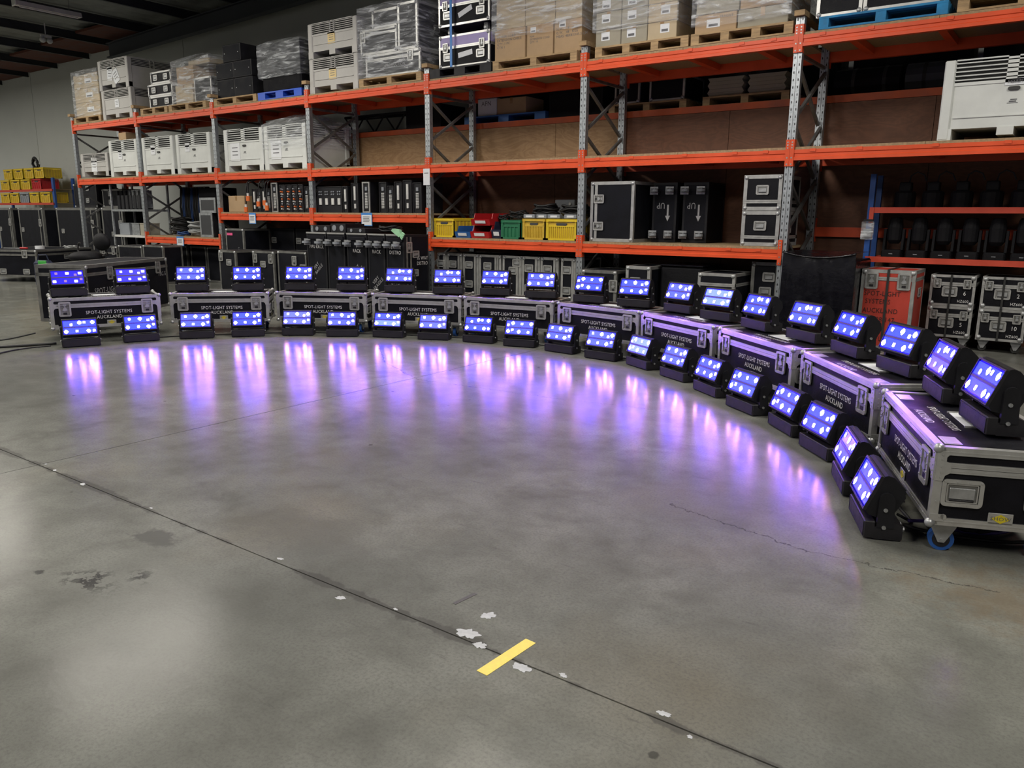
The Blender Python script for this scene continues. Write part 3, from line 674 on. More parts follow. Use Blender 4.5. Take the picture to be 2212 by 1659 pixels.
def make_light(pat, state):
    t = thing('stage_light', 'x', 'stage light', (0, 0, 0), 0, 'lit strobe panels in the arc')
    obj('base', FXM['base'], '', t); obj('front_panel', FXM['front_panel'], '', t, (0, 0, 0.0455))
    for s in (-1, 1):
        obj('yoke_arm', FXM['yoke_arm'], '', t, (s*0.174, 0, 0))
        for z in (0.062, 0.142): obj('bolt', FXM['bolt'], '', t, (s*(0.183 if z > 0.1 else 0.1825), 0.078, z), (0, 0, 0 if s > 0 else PI))
    for x in (0.12, 0.06): obj('power_socket', FXM['socket'], '', t, (x, 0, 0.01))
    obj('head', FXM['head'], '', t)
    R = (-TH, 0, 0); B = Vector((0, -0.001, 0.128)); RM = Matrix.Rotation(-TH, 3, 'X')
    at = lambda x, y, z: B + RM @ Vector((x, y, z))
    obj('bezel', FXM['bezel'], '', t, at(0, 0, 0), R)
    tr = obj('lens_tray', FXM['lens_tray'], '', t, at(0, 0, 0), R)
    zl, zu = 0.016, 0.092
    dim = state == 'dim' or state == 'dim2'
    for z, which in ((zl, 'l'), (zu, 'u')):
        mt = 'lens_deep' if dim else ('lens_pale' if (state == 'pale' or (state == 'palelow' and which == 'l')) else 'lens_blue')
        obj('lens_panel', PANEL[mt], '', t, at(0, -0.005, z), R)
    obj('strobe_bar', FXM['strobe_bar'], '', t, at(0, -0.002, 0.077), R)
    for k, (sz, row, x, z) in enumerate(led_pattern(pat)):
        st = 'on' if not dim else ('off' if (state == 'dim' and sz == 1) else 'dim')
        x = min(max(x, 0.07), 0.93); z = min(max(z, 0.36 if sz == 2 else 0.26), 0.64 if sz == 2 else 0.74)
        obj('led_cell', LEDM[sz, st], '', t, at(-LW/2+x*LW, -0.0052, (zu if row == 'u' else zl)+z*LH), R)
    return t
PROT = {}
def light(pat, state, loc, rz, label, group):
    if (pat, state) not in PROT:
        PROT[pat, state] = t = make_light(pat, state); t.location = loc; t.rotation_euler = (0, 0, rz); t['label'] = label; t['group'] = group; return t
    return dup(PROT[pat, state], loc, rz, label, group)
FRONT = [(-8.471, -5.41, -8.343, -5.063), (-8.315, -4.84, -8.16, -4.508), (-8.086, -4.337, -7.855, -4.041), (-7.772, -3.89, -7.523, -3.598), (-7.42, -3.459, -7.151, -3.213), (-6.972, -3.183, -6.668, -2.969), (-6.548, -2.872, -6.191, -2.722), (-6.009, -2.685, -5.692, -2.516), (-5.511, -2.497, -5.149, -2.401), (-4.982, -2.431, -4.649, -2.339),
         (-4.451, -2.417, -4.126, -2.43), (-3.915, -2.494, -3.589, -2.532), (-3.423, -2.58, -3.137, -2.704), (-2.946, -2.824, -2.627, -3.055), (-2.467, -3.202, -2.199, -3.419), (-2.047, -3.593, -1.771, -3.79), (-1.621, -3.921, -1.38, -4.192), (-1.3, -4.321, -1.055, -4.586), (-0.978, -4.802, -0.847, -5.116), (-0.768, -5.304, -0.641, -5.618)]
REAR = [(-9.045, -5.218, -8.961, -4.847), (-8.864, -4.596, -8.697, -4.266), (-8.657, -4.007, -8.422, -3.697), (-8.229, -3.53, -7.963, -3.253), (-7.829, -3.089, -7.531, -2.831), (-7.331, -2.706, -6.987, -2.488), (-6.763, -2.449, -6.425, -2.265), (-6.182, -2.25, -5.844, -2.047), (-5.665, -1.981, -5.32, -1.869), (-5.072, -1.91, -4.737, -1.79),
        (-4.415, -1.907, -4.11, -1.876), (-3.848, -1.985, -3.523, -1.944), (-3.279, -2.057, -3.004, -2.165), (-2.764, -2.387, -2.493, -2.476), (-2.294, -2.682, -2.018, -2.895), (-1.803, -3.067, -1.52, -3.274), (-1.354, -3.499, -1.139, -3.732), (-0.966, -3.966, -0.741, -4.227), (-0.628, -4.499, -0.492, -4.828), (-0.392, -5.037, -0.252, -5.356)]
FANG = [67.4, 50.8, 38.8, 25.4, 15.2, -4.5, -29.8, -37.3, -47.8, -67.6]
RANG = [70.0, 49.5, 36.6, 29.8, 18.8, 4.0, -20.5, -37.0, -48.2, -67.0]
FP = ['C', 'A', 'A', 'A', 'A', 'A', 'A', 'A', 'C', 'B', 'A', 'A', 'B', 'A', 'A', 'B', 'B', 'A', 'A', 'A']
RP = ['A', 'A', 'A', 'A', 'A', 'A', 'C', 'C', 'A', 'A', 'B', 'A', 'A', 'A', 'C', 'C', 'A', 'A', 'C', 'C']
FS = {12: 'pale', 6: 'palelow'}; RS = {0: 'dim', 1: 'dim2', 13: 'pale'}
for k in range(20):
    x0, y0, x1, y1 = FRONT[k]
    light(FP[k], FS.get(k, 'on'), ((x0+x1)/2, (y0+y1)/2, 0.0), math.radians(FANG[k//2]), 'black strobe light standing on the floor, %s from the left of the lower row' % ORD[k], 'strobe lights on the floor')
    x0, y0, x1, y1 = REAR[k]; c0 = CASES[k//2]
    light(RP[k], RS.get(k, 'on'), ((x0+x1)/2, (y0+y1)/2, CZ1+0.0045), math.radians(RANG[k//2]), 'black strobe light on the road cases, %s from the left of the upper row' % ORD[k], 'strobe lights on the road cases')
# ------------------------------------------------------------------ builders for the stored goods
def pallet(label, xc, z, w=1.2, d=1.0, mat='pallet_wood', y=0.0, bearers=3, plastic=False, name='pallet', group='pallets on the rack'):
    t = thing(name, label, 'pallet', (xc, y, z), 0, group)
    bw = 0.10 if not plastic else 0.20
    for k in range(bearers):
        x = -w/2+bw/2+k*(w-bw)/(bearers-1)
        obj('bearer', G().box(x-bw/2, x+bw/2, 0.0, d, 0.018, 0.105), mat, t)
    nb = 6
    for k in range(nb):
        y0 = k*(d-0.11)/(nb-1); obj('deck_board', G().box(-w/2, w/2, y0-0.002 if k == 0 else y0, y0+0.11, 0.105, 0.127), mat, t)
    for y0 in (0.0, d/2-0.05, d-0.10): obj('bottom_board', G().box(-w/2, w/2, y0, y0+0.10, 0.0, 0.018), mat, t)
    return t
PT = 0.128      # pallet height
def carton(label, x0, x1, y0, d, z, h, mat='carton', sticker=None, text=None, tape=True, group=None, rz=0.0):
    w = x1-x0
    t = thing('carton', label, 'box', ((x0+x1)/2, y0, z), rz, group)
    obj('body', G().cbox(-w/2, w/2, 0, d, 0, h, 0.006), mat, t)
    if tape: obj('packing_tape', G().box(-0.025, 0.025, -0.002, d+0.002, h-0.0005, h+0.0015).box(-0.025, 0.025, -0.0015, 0.0, h-0.09, h), 'tape_brown', t)
    if sticker:
        sx, sz, sw, sh = sticker
        s = obj('sticker', G().box(sx*w-sw/2, sx*w+sw/2, -0.002, 0, sz*h-sh/2, sz*h+sh/2), 'paper', t)
        obj('barcode', G().box(sx*w-sw*0.35, sx*w+sw*0.35, -0.003, -0.002, sz*h-sh*0.36, sz*h-sh*0.08), 'print_grey', s)
    if text:
        for (s_, tx, tz, size) in text: obj('printing', text_mesh(s_, size, 'print_grey', 1.0, 'LEFT'), '', t, (tx*w, -0.0015, tz*h), R90)
    return t
def wrap(label, x0, x1, y0, y1, z0, z1, bulge=0.015, peak=0.0, seed=1, name='stretch_wrap'):
    rnd = random.Random(seed); g = G(); nx, nz = 10, 8; w, d, h = x1-x0, y1-y0, z1-z0
    ringpts = []
    per = [(x0+w*k/nx, y0) for k in range(nx)]+[(x1, y0+d*k/nx) for k in range(nx)]+[(x1-w*k/nx, y1) for k in range(nx)]+[(x0, y1-d*k/nx) for k in range(nx)]
    n = len(per); cx, cy = (x0+x1)/2, (y0+y1)/2; vs = []
    for j in range(nz+1):
        f = j/nz
        for (x, y) in per:
            o = 1.004+bulge*rnd.uniform(0.0, 1.4)
            vs.append((cx+(x-cx)*o, cy+(y-cy)*o, z0+f*h+rnd.uniform(-0.01, 0.01)))
    for r, zz in ((0.75, peak*0.45), (0.38, peak*0.9)):
        for (x, y) in per: vs.append((cx+(x-cx)*r, cy+(y-cy)*r, z1+0.012+zz+rnd.uniform(-0.012, 0.012)*(1+4*peak)))
    vs.append((cx, cy, z1+0.015+peak)); top = len(vs)-1; fs = []
    for j in range(nz+2):
        for k in range(n): fs.append((j*n+k, j*n+(k+1) % n, (j+1)*n+(k+1) % n, (j+1)*n+k))
    fs += [((nz+2)*n+k, (nz+2)*n+(k+1) % n, top) for k in range(n)]
    return tag(obj(name, g.add(vs, fs), 'stretch_wrap'), label, 'plastic wrap')
_bin = {}
def bulk_bin(label, x0, x1, z, h, d=1.1, mat='bin_white', y=0.03, papers=(), group='bulk bins', centre=True, logo=True):
    w = x1-x0; t = thing('bulk_bin', label, 'bin', ((x0+x1)/2, y, z), 0, group)
    f = 0.105; rb = h-0.215 if centre else h-0.165; c = 0.10
    g = G().box(-w/2+c, w/2-c, 0.018, d-0.02, f, rb)
    for sx in (-1, 1):
        for y0, y1 in ((0, c), (d-c, d)):
            xa, xb = (-w/2, -w/2+c) if sx < 0 else (w/2-c, w/2)
            g.cbox(xa, xb, y0, y1, 0.0, h, 0.012)
    g.box(-w/2+0.018, -w/2+c, c, d-c, f, rb).box(w/2-c, w/2-0.018, c, d-c, f, rb)
    g.box(-w/2+c, w/2-c, 0.010, 0.018, rb-0.03, rb).box(-w/2+c+0.02, w/2-c-0.02, 0.008, 0.018, f+0.10, f+0.112)
    obj('tub', g, mat, t)
    obj('dark_recess', G().box(-w/2+0.04, w/2-0.04, 0.04, d-0.04, rb-0.01, h-0.03), 'bin_dark', t)  # dark box stands in for the shade behind the ribs
    def ribs(L): 
        g = G()
        for k in range(5): g.box(-L/2, L/2, 0.004, 0.03, (h-rb-0.02)*k/5+0.018, (h-rb-0.02)*k/5+0.028)
        g.box(-L/2, L/2, 0.004, 0.03, h-rb-0.012, h-rb)
        for s in ((-0.045, 0.045) if not centre else (0,)): g.box(s-(0.045 if centre else 0.008), s+(0.045 if centre else 0.008), 0.004, 0.03, 0, h-rb)
        return g
    obj('rib_panel', ribs(w-2*c), mat, t, (0, 0, rb)); obj('rib_panel', ribs(d-2*c), mat, t, (w/2, d/2, rb), (0, 0, PI/2))
    for x, fw_ in ((-w/2+0.06, 0.12), (0, 0.14), (w/2-0.06, 0.12)): obj('foot', G().box(x-fw_/2, x+fw_/2, 0.004, d-0.004, 0 if abs(x) > 0.1 else 0.03, f+0.002), mat, t)
    if logo:
        obj('hand_slot', G().prism(rounded(0.10, 0.035, 0.016), 0.004, 0.018, 'y'), 'bin_dark', t, (0.03, 0, h*0.60))
        obj('maker_mark', G().box(-0.045, 0.045, 0.016, 0.018, 0, 0.006).box(-0.03, 0.03, 0.016, 0.018, 0.012, 0.024).box(-0.02, 0.035, 0.016, 0.018, 0.03, 0.04), 'print_grey', t, (0.03, 0, h*0.42))
    for (px, pz, pw, ph, tilt, pm) in papers:
        p = obj('label_sheet', G().box(-pw/2, pw/2, 0.010, 0.017, -ph/2, ph/2), pm, t, (px*w, 0, pz*h), (0, tilt, 0))
        for k in range(3): obj('print_line', G().box(-pw*0.3, pw*0.3, 0.009, 0.010, ph*(0.22-0.2*k), ph*(0.27-0.2*k)), 'print_grey', p)
    return t
def fcase(label, xc, y, z, w, d, h, rz=0.0, name='flight_case', mat='laminate_dusty', trim='aluminium_dull', tw=0.028, band=None, latches=(), handles=(), text=(), side_handles=(), group=None, casters=None, corners=True, side_text=(), lid_mat=None, front_latch=1.0):
    t = thing(name, label, 'flight case', (xc, y, z), rz, group)
    zb = band if band is not None else h
    if band is None: obj('body', G().box(-w/2+0.003, w/2-0.003, 0.003, d-0.003, 0.003, h-0.003), mat, t)
    else:
        obj('body', G().box(-w/2+0.003, w/2-0.003, 0.003, d-0.003, 0.003, band), mat, t)
        obj('lid', G().box(-w/2+0.003, w/2-0.003, 0.003, d-0.003, band+0.002, h-0.003), lid_mat or mat, t)
        obj('lid_extrusion', G().box(-w/2, w/2, -0.004, d, band-0.018, band).box(-w/2, w/2, -0.004, d, band+0.002, band+0.020), trim, t)
    g = G()
    for yy in (0, d-tw):
        for zz in (0, h-tw): g.box(-w/2, w/2, yy, yy+tw, zz, zz+tw)
        for xx in (-w/2, w/2-tw): g.box(xx, xx+tw, yy, yy+tw, tw, h-tw)
    for xx in (-w/2, w/2-tw):
        for zz in (0, h-tw): g.box(xx, xx+tw, tw, d-tw, zz, zz+tw)
    obj('edge_trim', g, trim, t)
    if corners:
        for x in (-1, 1):
            for zz in (0.0285, h-0.0285): obj('ball_corner', BALL, '', t, (x*(w/2-0.0285), 0.012, zz)).scale = (1.35,)*3
    for (x, zz) in latches: latch(t, x*w, zz*h, -0.004, front_latch)
    for (x, zz) in handles: handle(t, x*w, -0.001, zz*h, 0, 0.95)
    for (yy, zz) in side_handles: handle(t, w/2+0.001, yy*d, zz*h, PI/2, 0.9)
    for (s_, x, zz, size, m_, rot) in text: obj('lettering', text_mesh(s_, size, m_, 0.85), '', t, (x*w, -0.0008, zz*h), (PI/2, -rot, 0) if not rot else (Matrix.Rotation(rot, 3, 'Y') @ Matrix.Rotation(PI/2, 3, 'X')).to_euler())
    for (s_, yy, zz, size, m_) in side_text: obj('lettering', text_mesh(s_, size, m_, 0.85), '', t, (w/2+0.0008, yy*d, zz*h), (PI/2, 0, PI/2))
    if casters:
        for x in (-w/2+0.08, w/2-0.08):
            for yy in (0.08, d-0.08): caster(t, x, yy, 1.2, 0.0).location.z = -0.092
    return t
def crate(label, xc, y, z, w, d, h, mat='plastic_yellow', inner='plastic_yellow_dark', group='plastic crates', hole=True, slats=9, name='plastic_crate'):
    t = thing(name, label, 'crate', (xc, y, z), 0, group)
    obj('tub', G().box(-w/2+0.012, w/2-0.012, 0.012, d-0.012, 0.0, h-0.05), inner, t)
    obj('rim', G().frame(-w/2, w/2, h-0.045, h, -0.008, 0.0, 0.0001).box(-w/2, w/2, 0, 0.016, h-0.04, h).box(-w/2, w/2, d-0.016, d, h-0.04, h).box(-w/2, -w/2+0.016, 0.016, d-0.016, h-0.04, h).box(w/2-0.016, w/2, 0.016, d-0.016, h-0.04, h), mat, t)
    g = G().box(-w/2, -w/2+0.035, 0, 0.014, 0, h-0.04).box(w/2-0.035, w/2, 0, 0.014, 0, h-0.04).box(-w/2, w/2, 0, 0.012, 0, 0.025).box(-w/2+0.03, w/2-0.03, 0, 0.012, h*0.62, h*0.70).box(w/2-0.014, w/2, 0.0, 0.035, 0, h-0.04).box(w/2-0.014, w/2, d-0.035, d, 0, h-0.04).box(w/2-0.012, w/2, 0, d, 0, 0.025)
    obj('corner_frame', g, mat, t)
    L = w-0.09
    for k in range(slats): 
        x = -L/2+L*k/(slats-1); obj('slat', G().box(x-0.006, x+0.006, 0.001, 0.012, 0.025, h*0.62), mat, t)
    g = G()
    for k in range(6): yy = 0.06+(d-0.12)*k/5; g.box(w/2-0.012, w/2-0.001, yy-0.008, yy+0.008, 0.025, h-0.05)
    obj('side_slats', g, mat, t)
    if hole: obj('hand_hole', G().prism(rounded(w*0.34, 0.035, 0.014), -0.002, 0.013, 'y'), 'bin_dark', t, (0, 0, h-0.075))
    return t
def parts_bin(label, xc, y, z, w, d, h, mat, group='stacking parts bins'):
    t = thing('parts_bin', label, 'bin', (xc, y, z), 0, group)
    prof = [(0.07, 0), (d, 0), (d, h), (0.10, h), (0.07, h*0.55), (0.0, h*0.50), (0.03, 0.01)]
    for s in (-1, 1): obj('side_wall', G().prism(prof, s*w/2-0.004*s-0.004, s*w/2-0.004*s+0.004, 'x'), mat, t)
    obj('front_wall', G().prism([(0.03, 0.005), (0.038, 0.0), (0.008, h*0.52), (0.0, h*0.52)], -w/2+0.006, w/2-0.006, 'x'), mat, t)
    obj('floor_pan', G().box(-w/2+0.006, w/2-0.006, 0.03, d, 0, 0.008).box(-w/2+0.006, w/2-0.006, d-0.008, d, 0, h), mat, t)
    obj('contents', G().box(-w/2+0.01, w/2-0.01, 0.05, d-0.02, 0.008, h*0.38), 'cloth_black', t)
    obj('label_card', G().prism([(0.012, h*0.16), (0.014, h*0.16), (0.000, h*0.40), (-0.002, h*0.40)], -w*0.28, w*0.28, 'x'), 'paper', t)
    return t
def coil(label, c, r, mat='cable', turns=9, thick=0.012, flat=0.06, axis='z', seed=3, cat='cable', name='cable_coil', group=None, tiltx=0.0):
    rnd = random.Random(seed); g = G(); n = 28; pts = []
    for k in range(turns*n):
        a = 2*PI*k/n; u = k/(turns*n); rr = r*(1-0.28*rnd.random()*0.4-0.16*math.sin(u*17)); 
        p = (rr*math.cos(a), rr*math.sin(a), flat*u+0.012*(1+math.sin(3*a+u*9))+thick+0.002)
        pts.append(p if axis == 'z' else (p[0], p[2], p[1]+r))
    o = obj(name, g.tube(pts, thick, 5), mat, None, c, (tiltx, 0, 0), True)
    return tag(o, label, cat, group)
def cable(label, pts, r=0.008, mat='cable', group='loose cables', name='floor_cable', sub=6):
    P = [Vector(p) for p in pts]; out = []
    for i in range(len(P)-1):
        p0, p1, p2, p3 = P[max(0, i-1)], P[i], P[i+1], P[min(len(P)-1, i+2)]
        for k in range(sub):
            t = k/sub; out.append(0.5*((2*p1)+(-p0+p2)*t+(2*p0-5*p1+4*p2-p3)*t*t+(-p0+3*p1-3*p2+p3)*t**3))
    out.append(P[-1])
    return tag(obj(name, G().tube(out, r, 6), mat, None, None, None, True), label, 'cable', group)
# ------------------------------------------------------------------ top level of the rack, from left to right
ZP = DT+PT+0.002
pallet('old brown pallet under the tall wrapped carton stack, leftmost on the rack', -18.32, DT+0.001, 1.20, 1.0, 'pallet_wood')
for k, (z, h) in enumerate(((0, .30), (.304, .30), (.608, .28))):
    carton('long carton in the leftmost wrapped stack, %s' % ('at its bottom', 'in its middle', 'on its top')[k], -18.88, -17.80, 0.06, 0.9, ZP+z, h, 'carton_pale', (0.1, 0.5, 0.30, 0.10), None, True, 'cartons on the rack')
carton('small open carton on top of the leftmost wrapped stack', -18.70, -18.15, 0.25, 0.5, ZP+.892, .07, 'carton', None, None, False, 'cartons on the rack')
wrap('clear wrap around the leftmost tall stack of long cartons', -18.91, -17.77, 0.03, 0.99, ZP+0.01, ZP+.97, 0.008, 0.06, 3)
bulk_bin('grey bulk bin with perforated side, lower of the leftmost stacked pair', -17.66, -16.46, DT+0.002, .60, 1.1, 'bin_grey', 0.02, [(0.0, .52, .16, .16, 0, 'paper')], 'grey bulk bins', False, False)
bulk_bin('grey bulk bin with two tilted white sheets, upper of the leftmost stacked pair', -17.70, -16.50, DT+.604, .60, 1.1, 'bin_grey', 0.02, [(-0.12, .52, .20, .26, 0.1, 'paper'), (0.08, .42, .22, .28, -0.45, 'paper')], 'grey bulk bins', False, False)
pallet('wooden pallet under the three small stacked flight cases', -15.62, DT+0.001, 0.98, 1.0)
pallet('wooden pallet under the loosely wrapped heap of goods', -14.44, DT+0.001, 1.25, 1.0)
for k, (z, x0, x1) in enumerate(((0, -15.94, -15.09), (.232, -15.97, -15.09), (.464, -15.84, -15.11))):
    fcase('small silver-edged flight case with two handles, %s of the stack of three' % ('lowest', 'middle', 'topmost')[k], (x0+x1)/2, 0.12, ZP+z, x1-x0, 0.6, 0.228, 0, 'flight_case', 'laminate', 'aluminium', 0.03, None, (), ((-0.25, 0.5), (0.25, 0.5)), (), (), 'small stacked flight cases')
carton('pale carton low inside the loose wrapped heap', -14.98, -14.40, 0.12, 0.7, ZP, .36, 'carton_pale', None, None, True, 'cartons on the rack')
fcase('dark flight case low inside the loose wrapped heap', -14.10, 0.15, ZP, 0.56, 0.6, 0.46, mat='laminate', trim='aluminium')
carton('brown carton upper left inside the loose wrapped heap', -14.95, -14.38, 0.15, 0.7, ZP+.365, .34, 'carton', None, None, True, 'cartons on the rack')
carton('flat carton across the top of the loose wrapped heap', -14.6, -13.9, 0.2, 0.6, ZP+.712, .09, 'carton_pale', None, None, True, 'cartons on the rack')
wrap('crumpled clear wrap around the loose heap of cartons', -15.03, -13.77, 0.09, 0.9, ZP+0.01, ZP+.81, 0.018, 0.12, 5)
pallet('wooden pallet under the five black cubes', -12.92, DT+0.001, 1.28, 1.0)
for k, (x, z, h) in enumerate(((-13.30, 0, .335), (-12.765, 0, .335), (-13.31, .337, .285), (-12.775, .337, .285), (-13.07, .624, .30))):
    t = thing('black_cube', 'matt black cube %s of the five stacked on one pallet' % ('at bottom left', 'at bottom right', 'at middle left', 'at middle right', 'alone on top')[k], 'speaker box', (x, 0.10, ZP+z), 0, 'black cubes')
    obj('shell', G().cbox(-0.265, 0.265, 0, 0.85, 0, h, 0.01), 'black_paint', t)
    obj('front_board', G().cbox(-0.245, 0.245, -0.004, 0.002, 0.02, h-0.02, 0.002), 'laminate_dusty', t)
    for s in (-1, 1): obj('corner_screw', G().cyl((s*0.2, -0.007, h/2), (s*0.2, -0.004, h/2), 0.008, 8), 'zinc', t)
carton('open brown carton behind the top black cube', -13.55, -13.36, 0.40, 0.5, ZP+.624, .26, 'carton', None, None, True, 'cartons on the rack')
pallet('bright blue plastic pallet under the wrapped black block', -11.64, DT+0.001, 1.18, 1.0, 'pallet_blue', 0, 3, True, 'plastic_pallet')
t = thing('foam_block', 'tall black block wrapped in film on the blue plastic pallet', 'equipment', (-11.70, 0.1, ZP), 0)
obj('lower_block', G().cbox(-0.52, 0.52, 0, 0.8, 0, .28, .03), 'cloth_black', t); obj('upper_block', G().prism([(-0.54, .281), (0.54, .281), (0.54, .80), (-0.2, .80), (-0.54, .62)], 0, .8, 'y'), 'cloth_black', t)
wrap('shiny clear wrap around the tall black block', -12.27, -11.14, 0.07, 0.93, ZP+.24, ZP+.80, 0.02, 0.10, 8)
bulk_bin('grey bulk bin with yellow note, lower of the pair beside the black block', -10.86, -9.70, DT+0.002, .54, 1.1, 'bin_grey', 0.02, [(-0.02, .52, .17, .17, 0, 'paper_yellow')], 'grey bulk bins', False, False)
bulk_bin('grey bulk bin with yellow note, upper of the pair beside the black block', -10.86, -9.70, DT+.546, .54, 1.1, 'bin_grey', 0.02, [(-0.02, .52, .17, .17, 0, 'paper_yellow')], 'grey bulk bins', False, False)
pallet('wooden pallet under the wrapped silver-edged flight cases', -9.00, DT+0.001, 1.32, 1.0)
fcase('long black flight case at the bottom of the wrapped pile', -8.98, 0.06, ZP, 1.16, 0.85, 0.345, 0, 'flight_case', 'laminate', 'aluminium', 0.035, 0.26, ((0.33, .75),), (), (('PRODUCTION', 0.05, 0.45, 0.07, 'stencil_dim', 0),), (), 'wrapped flight cases')
fcase('wide black flight case in the middle of the wrapped pile', -9.27, 0.06, ZP+.35, 0.79, 0.85, 0.37, 0, 'flight_case', 'laminate', 'aluminium', 0.035, 0.29, ((-.42, .7),), (), (), (), 'wrapped flight cases')
fcase('narrow black flight case standing at right of the wrapped pile', -8.65, 0.06, ZP+.35, 0.40, 0.85, 0.66, 0, 'flight_case', 'laminate', 'aluminium', 0.035, None, (), (), (), ((0.5, .5),), 'wrapped flight cases')
fcase('small flight case at top left of the wrapped pile', -9.17, 0.12, ZP+.725, 0.58, 0.7, 0.27, 0, 'flight_case', 'laminate', 'aluminium', 0.035, None, (), (), (), (), 'wrapped flight cases')
wrap('clear wrap stretched over the pile of silver-edged flight cases', -9.69, -8.40, 0.03, 0.94, ZP+0.01, ZP+1.03, 0.002, 0.10, 11)
pallet('black plastic pallet under the strapped lilac-striped cases', -7.60, DT+0.001, 1.14, 1.0, 'black_paint', 0, 3, True, 'plastic_pallet')
for k, z in enumerate((0.0, .56)):
    q = fcase('black flight case with lilac lid panel, %s of the strapped pair' % ('lower', 'upper')[k], -7.56, 0.05, ZP+z, 0.93, 0.75, 0.44, 0, 'flight_case', 'laminate', 'aluminium', 0.028, 0.27, ((-.36, .62), (.36, .62)), ((-.32, .33), (.33, .33)), (), ((0.5, .6),), 'lilac striped flight cases', lid_mat='lilac', front_latch=0.8)
    obj('paper_strip', G().box(-0.13, 0.13, -0.003, 0, -0.035, 0.035), 'paper', q, (0.03, 0, .165), (0, -0.35 if k else -0.12, 0))
    if k:
        for x in (-0.33, 0.33):
            for y in (0.12, 0.62): obj('caster', G().box(-0.03, 0.03, -0.03, 0.03, -0.10, 0.0).cyl((-0.02, 0, -0.062), (0.02, 0, -0.062), 0.052, 14), 'zinc', q, (x, y, 0))
tag(obj('ratchet_strap', G().box(-7.775, -7.735, 0.0, 0.006, ZP+0.0, ZP+1.02).box(-7.775, -7.735, 0.0, 0.82, ZP+1.015, ZP+1.02), 'strap_blue'), 'blue strap running down the front of the lilac-striped cases', 'strap')
pallet('wooden pallet under the brown shipping cartons with printed weights', -6.32, DT+0.001, 1.36, 1.0)
TX = [('POWER CORD\nEXTENSION CABLE\nQTY: 1 PC\nCTN 1', -.42, .60, .045), ('N.W.\nEXTENSION CORD\nQTY: 10', -.38, .55, .035), ('N.W.   18   KGS\nG.W.   48   KGS\nMEAS: 48X83X45.5 CM', -.42, .62, .045)]
for k, (x0, x1) in enumerate(((-7.01, -6.50), (-6.47, -6.05), (-6.03, -5.61))):
    carton('brown shipping carton at %s in the bottom row beside the rack post' % ('left', 'middle', 'right')[k], x0, x1, 0.06, 0.85, ZP, .40, 'carton', (None, (-.25, .84, .09, .07), (-.20, .90, .10, .09))[k], [TX[k]], True, 'printed shipping cartons')
for k, (x0, x1) in enumerate(((-7.00, -6.52), (-6.51, -6.04), (-6.03, -5.63))):
    carton('film covered carton at %s in the upper row of the printed pallet' % ('left', 'middle', 'right')[k], x0, x1, 0.08, 0.82, ZP+.404, .46, 'carton_pale', None, None, True, 'printed shipping cartons')
wrap('silvery clear wrap around the upper row of printed cartons', -7.04, -5.595, 0.03, 0.94, ZP+.28, ZP+.885, 0.003, 0.02, 14)
pallet('wooden pallet under the pale cartons with white address labels', -4.74, DT+0.001, 1.26, 1.0, bearers=4)
for r in range(3):
    for k, (x0, x1) in enumerate(((-5.40, -5.045), (-5.04, -4.685), (-4.68, -4.30))):
        carton('pale labelled carton, %s of the %s row on its pallet' % (('left', 'middle', 'right')[k], ('bottom', 'middle', 'top')[r]), x0, x1, 0.06+0.004*k, 0.85, ZP+.208*r, .203, 'carton_pale' if k == 2 else 'carton_grey', (-.1+.2*(k == 2), .62 if r < 2 else .4, .12, .10), None, True, 'pale labelled cartons')
wrap('taut clear wrap around the pale labelled cartons', -5.43, -4.27, 0.03, 0.95, ZP+.18, ZP+.64, 0.004, 0.02, 17)
pallet('wooden pallet under the big grey cartons left of the tall post', -3.49, DT+0.001, 1.18, 1.0, bearers=4)
carton('big carton with red printing at left of its pallet by the tall post', -4.06, -3.56, 0.05, 0.85, ZP, .20, 'carton', (-.05, .5, .16, .09), [('FRAGILE', .1, .8, .04)], True, 'big grey cartons')
carton('plain grey carton at right of its pallet by the tall post', -3.55, -2.98, 0.06, 0.85, ZP, .20, 'carton_grey', None, None, True, 'big grey cartons')
carton('grey carton on top at left by the tall post', -4.05, -3.54, 0.05, 0.85, ZP+.205, .34, 'carton_grey', None, None, True, 'big grey cartons')
carton('brown carton on top at right by the tall post', -3.53, -3.00, 0.06, 0.85, ZP+.205, .34, 'carton', None, None, True, 'big grey cartons')
wrap('loose clear wrap over the big cartons by the tall post', -4.09, -2.94, 0.02, 0.95, ZP+.07, ZP+.57, 0.004, 0.02, 19)
pallet('painted blue wooden pallet under the two black cases', -2.02, DT+0.001, 1.22, 1.0, 'pallet_blue_wood')
fcase('black case at left on the painted blue pallet', -2.45, 0.05, ZP, 0.46, 0.8, 0.45, 0, 'flight_case', 'laminate', 'aluminium', 0.035, group='cases on the blue pallet')
fcase('black case at right on the painted blue pallet', -1.83, 0.05, ZP, 0.76, 0.8, 0.45, 0, 'flight_case', 'laminate', 'aluminium', 0.035, group='cases on the blue pallet')
pallet('dark wooden pallet cut off at the top right corner', -0.78, DT+0.001, 1.10, 1.0)
fcase('dark case cut off at the top right corner', -0.78, 0.05, ZP, 1.05, 0.8, 0.45, group='cases on the blue pallet', corners=False)
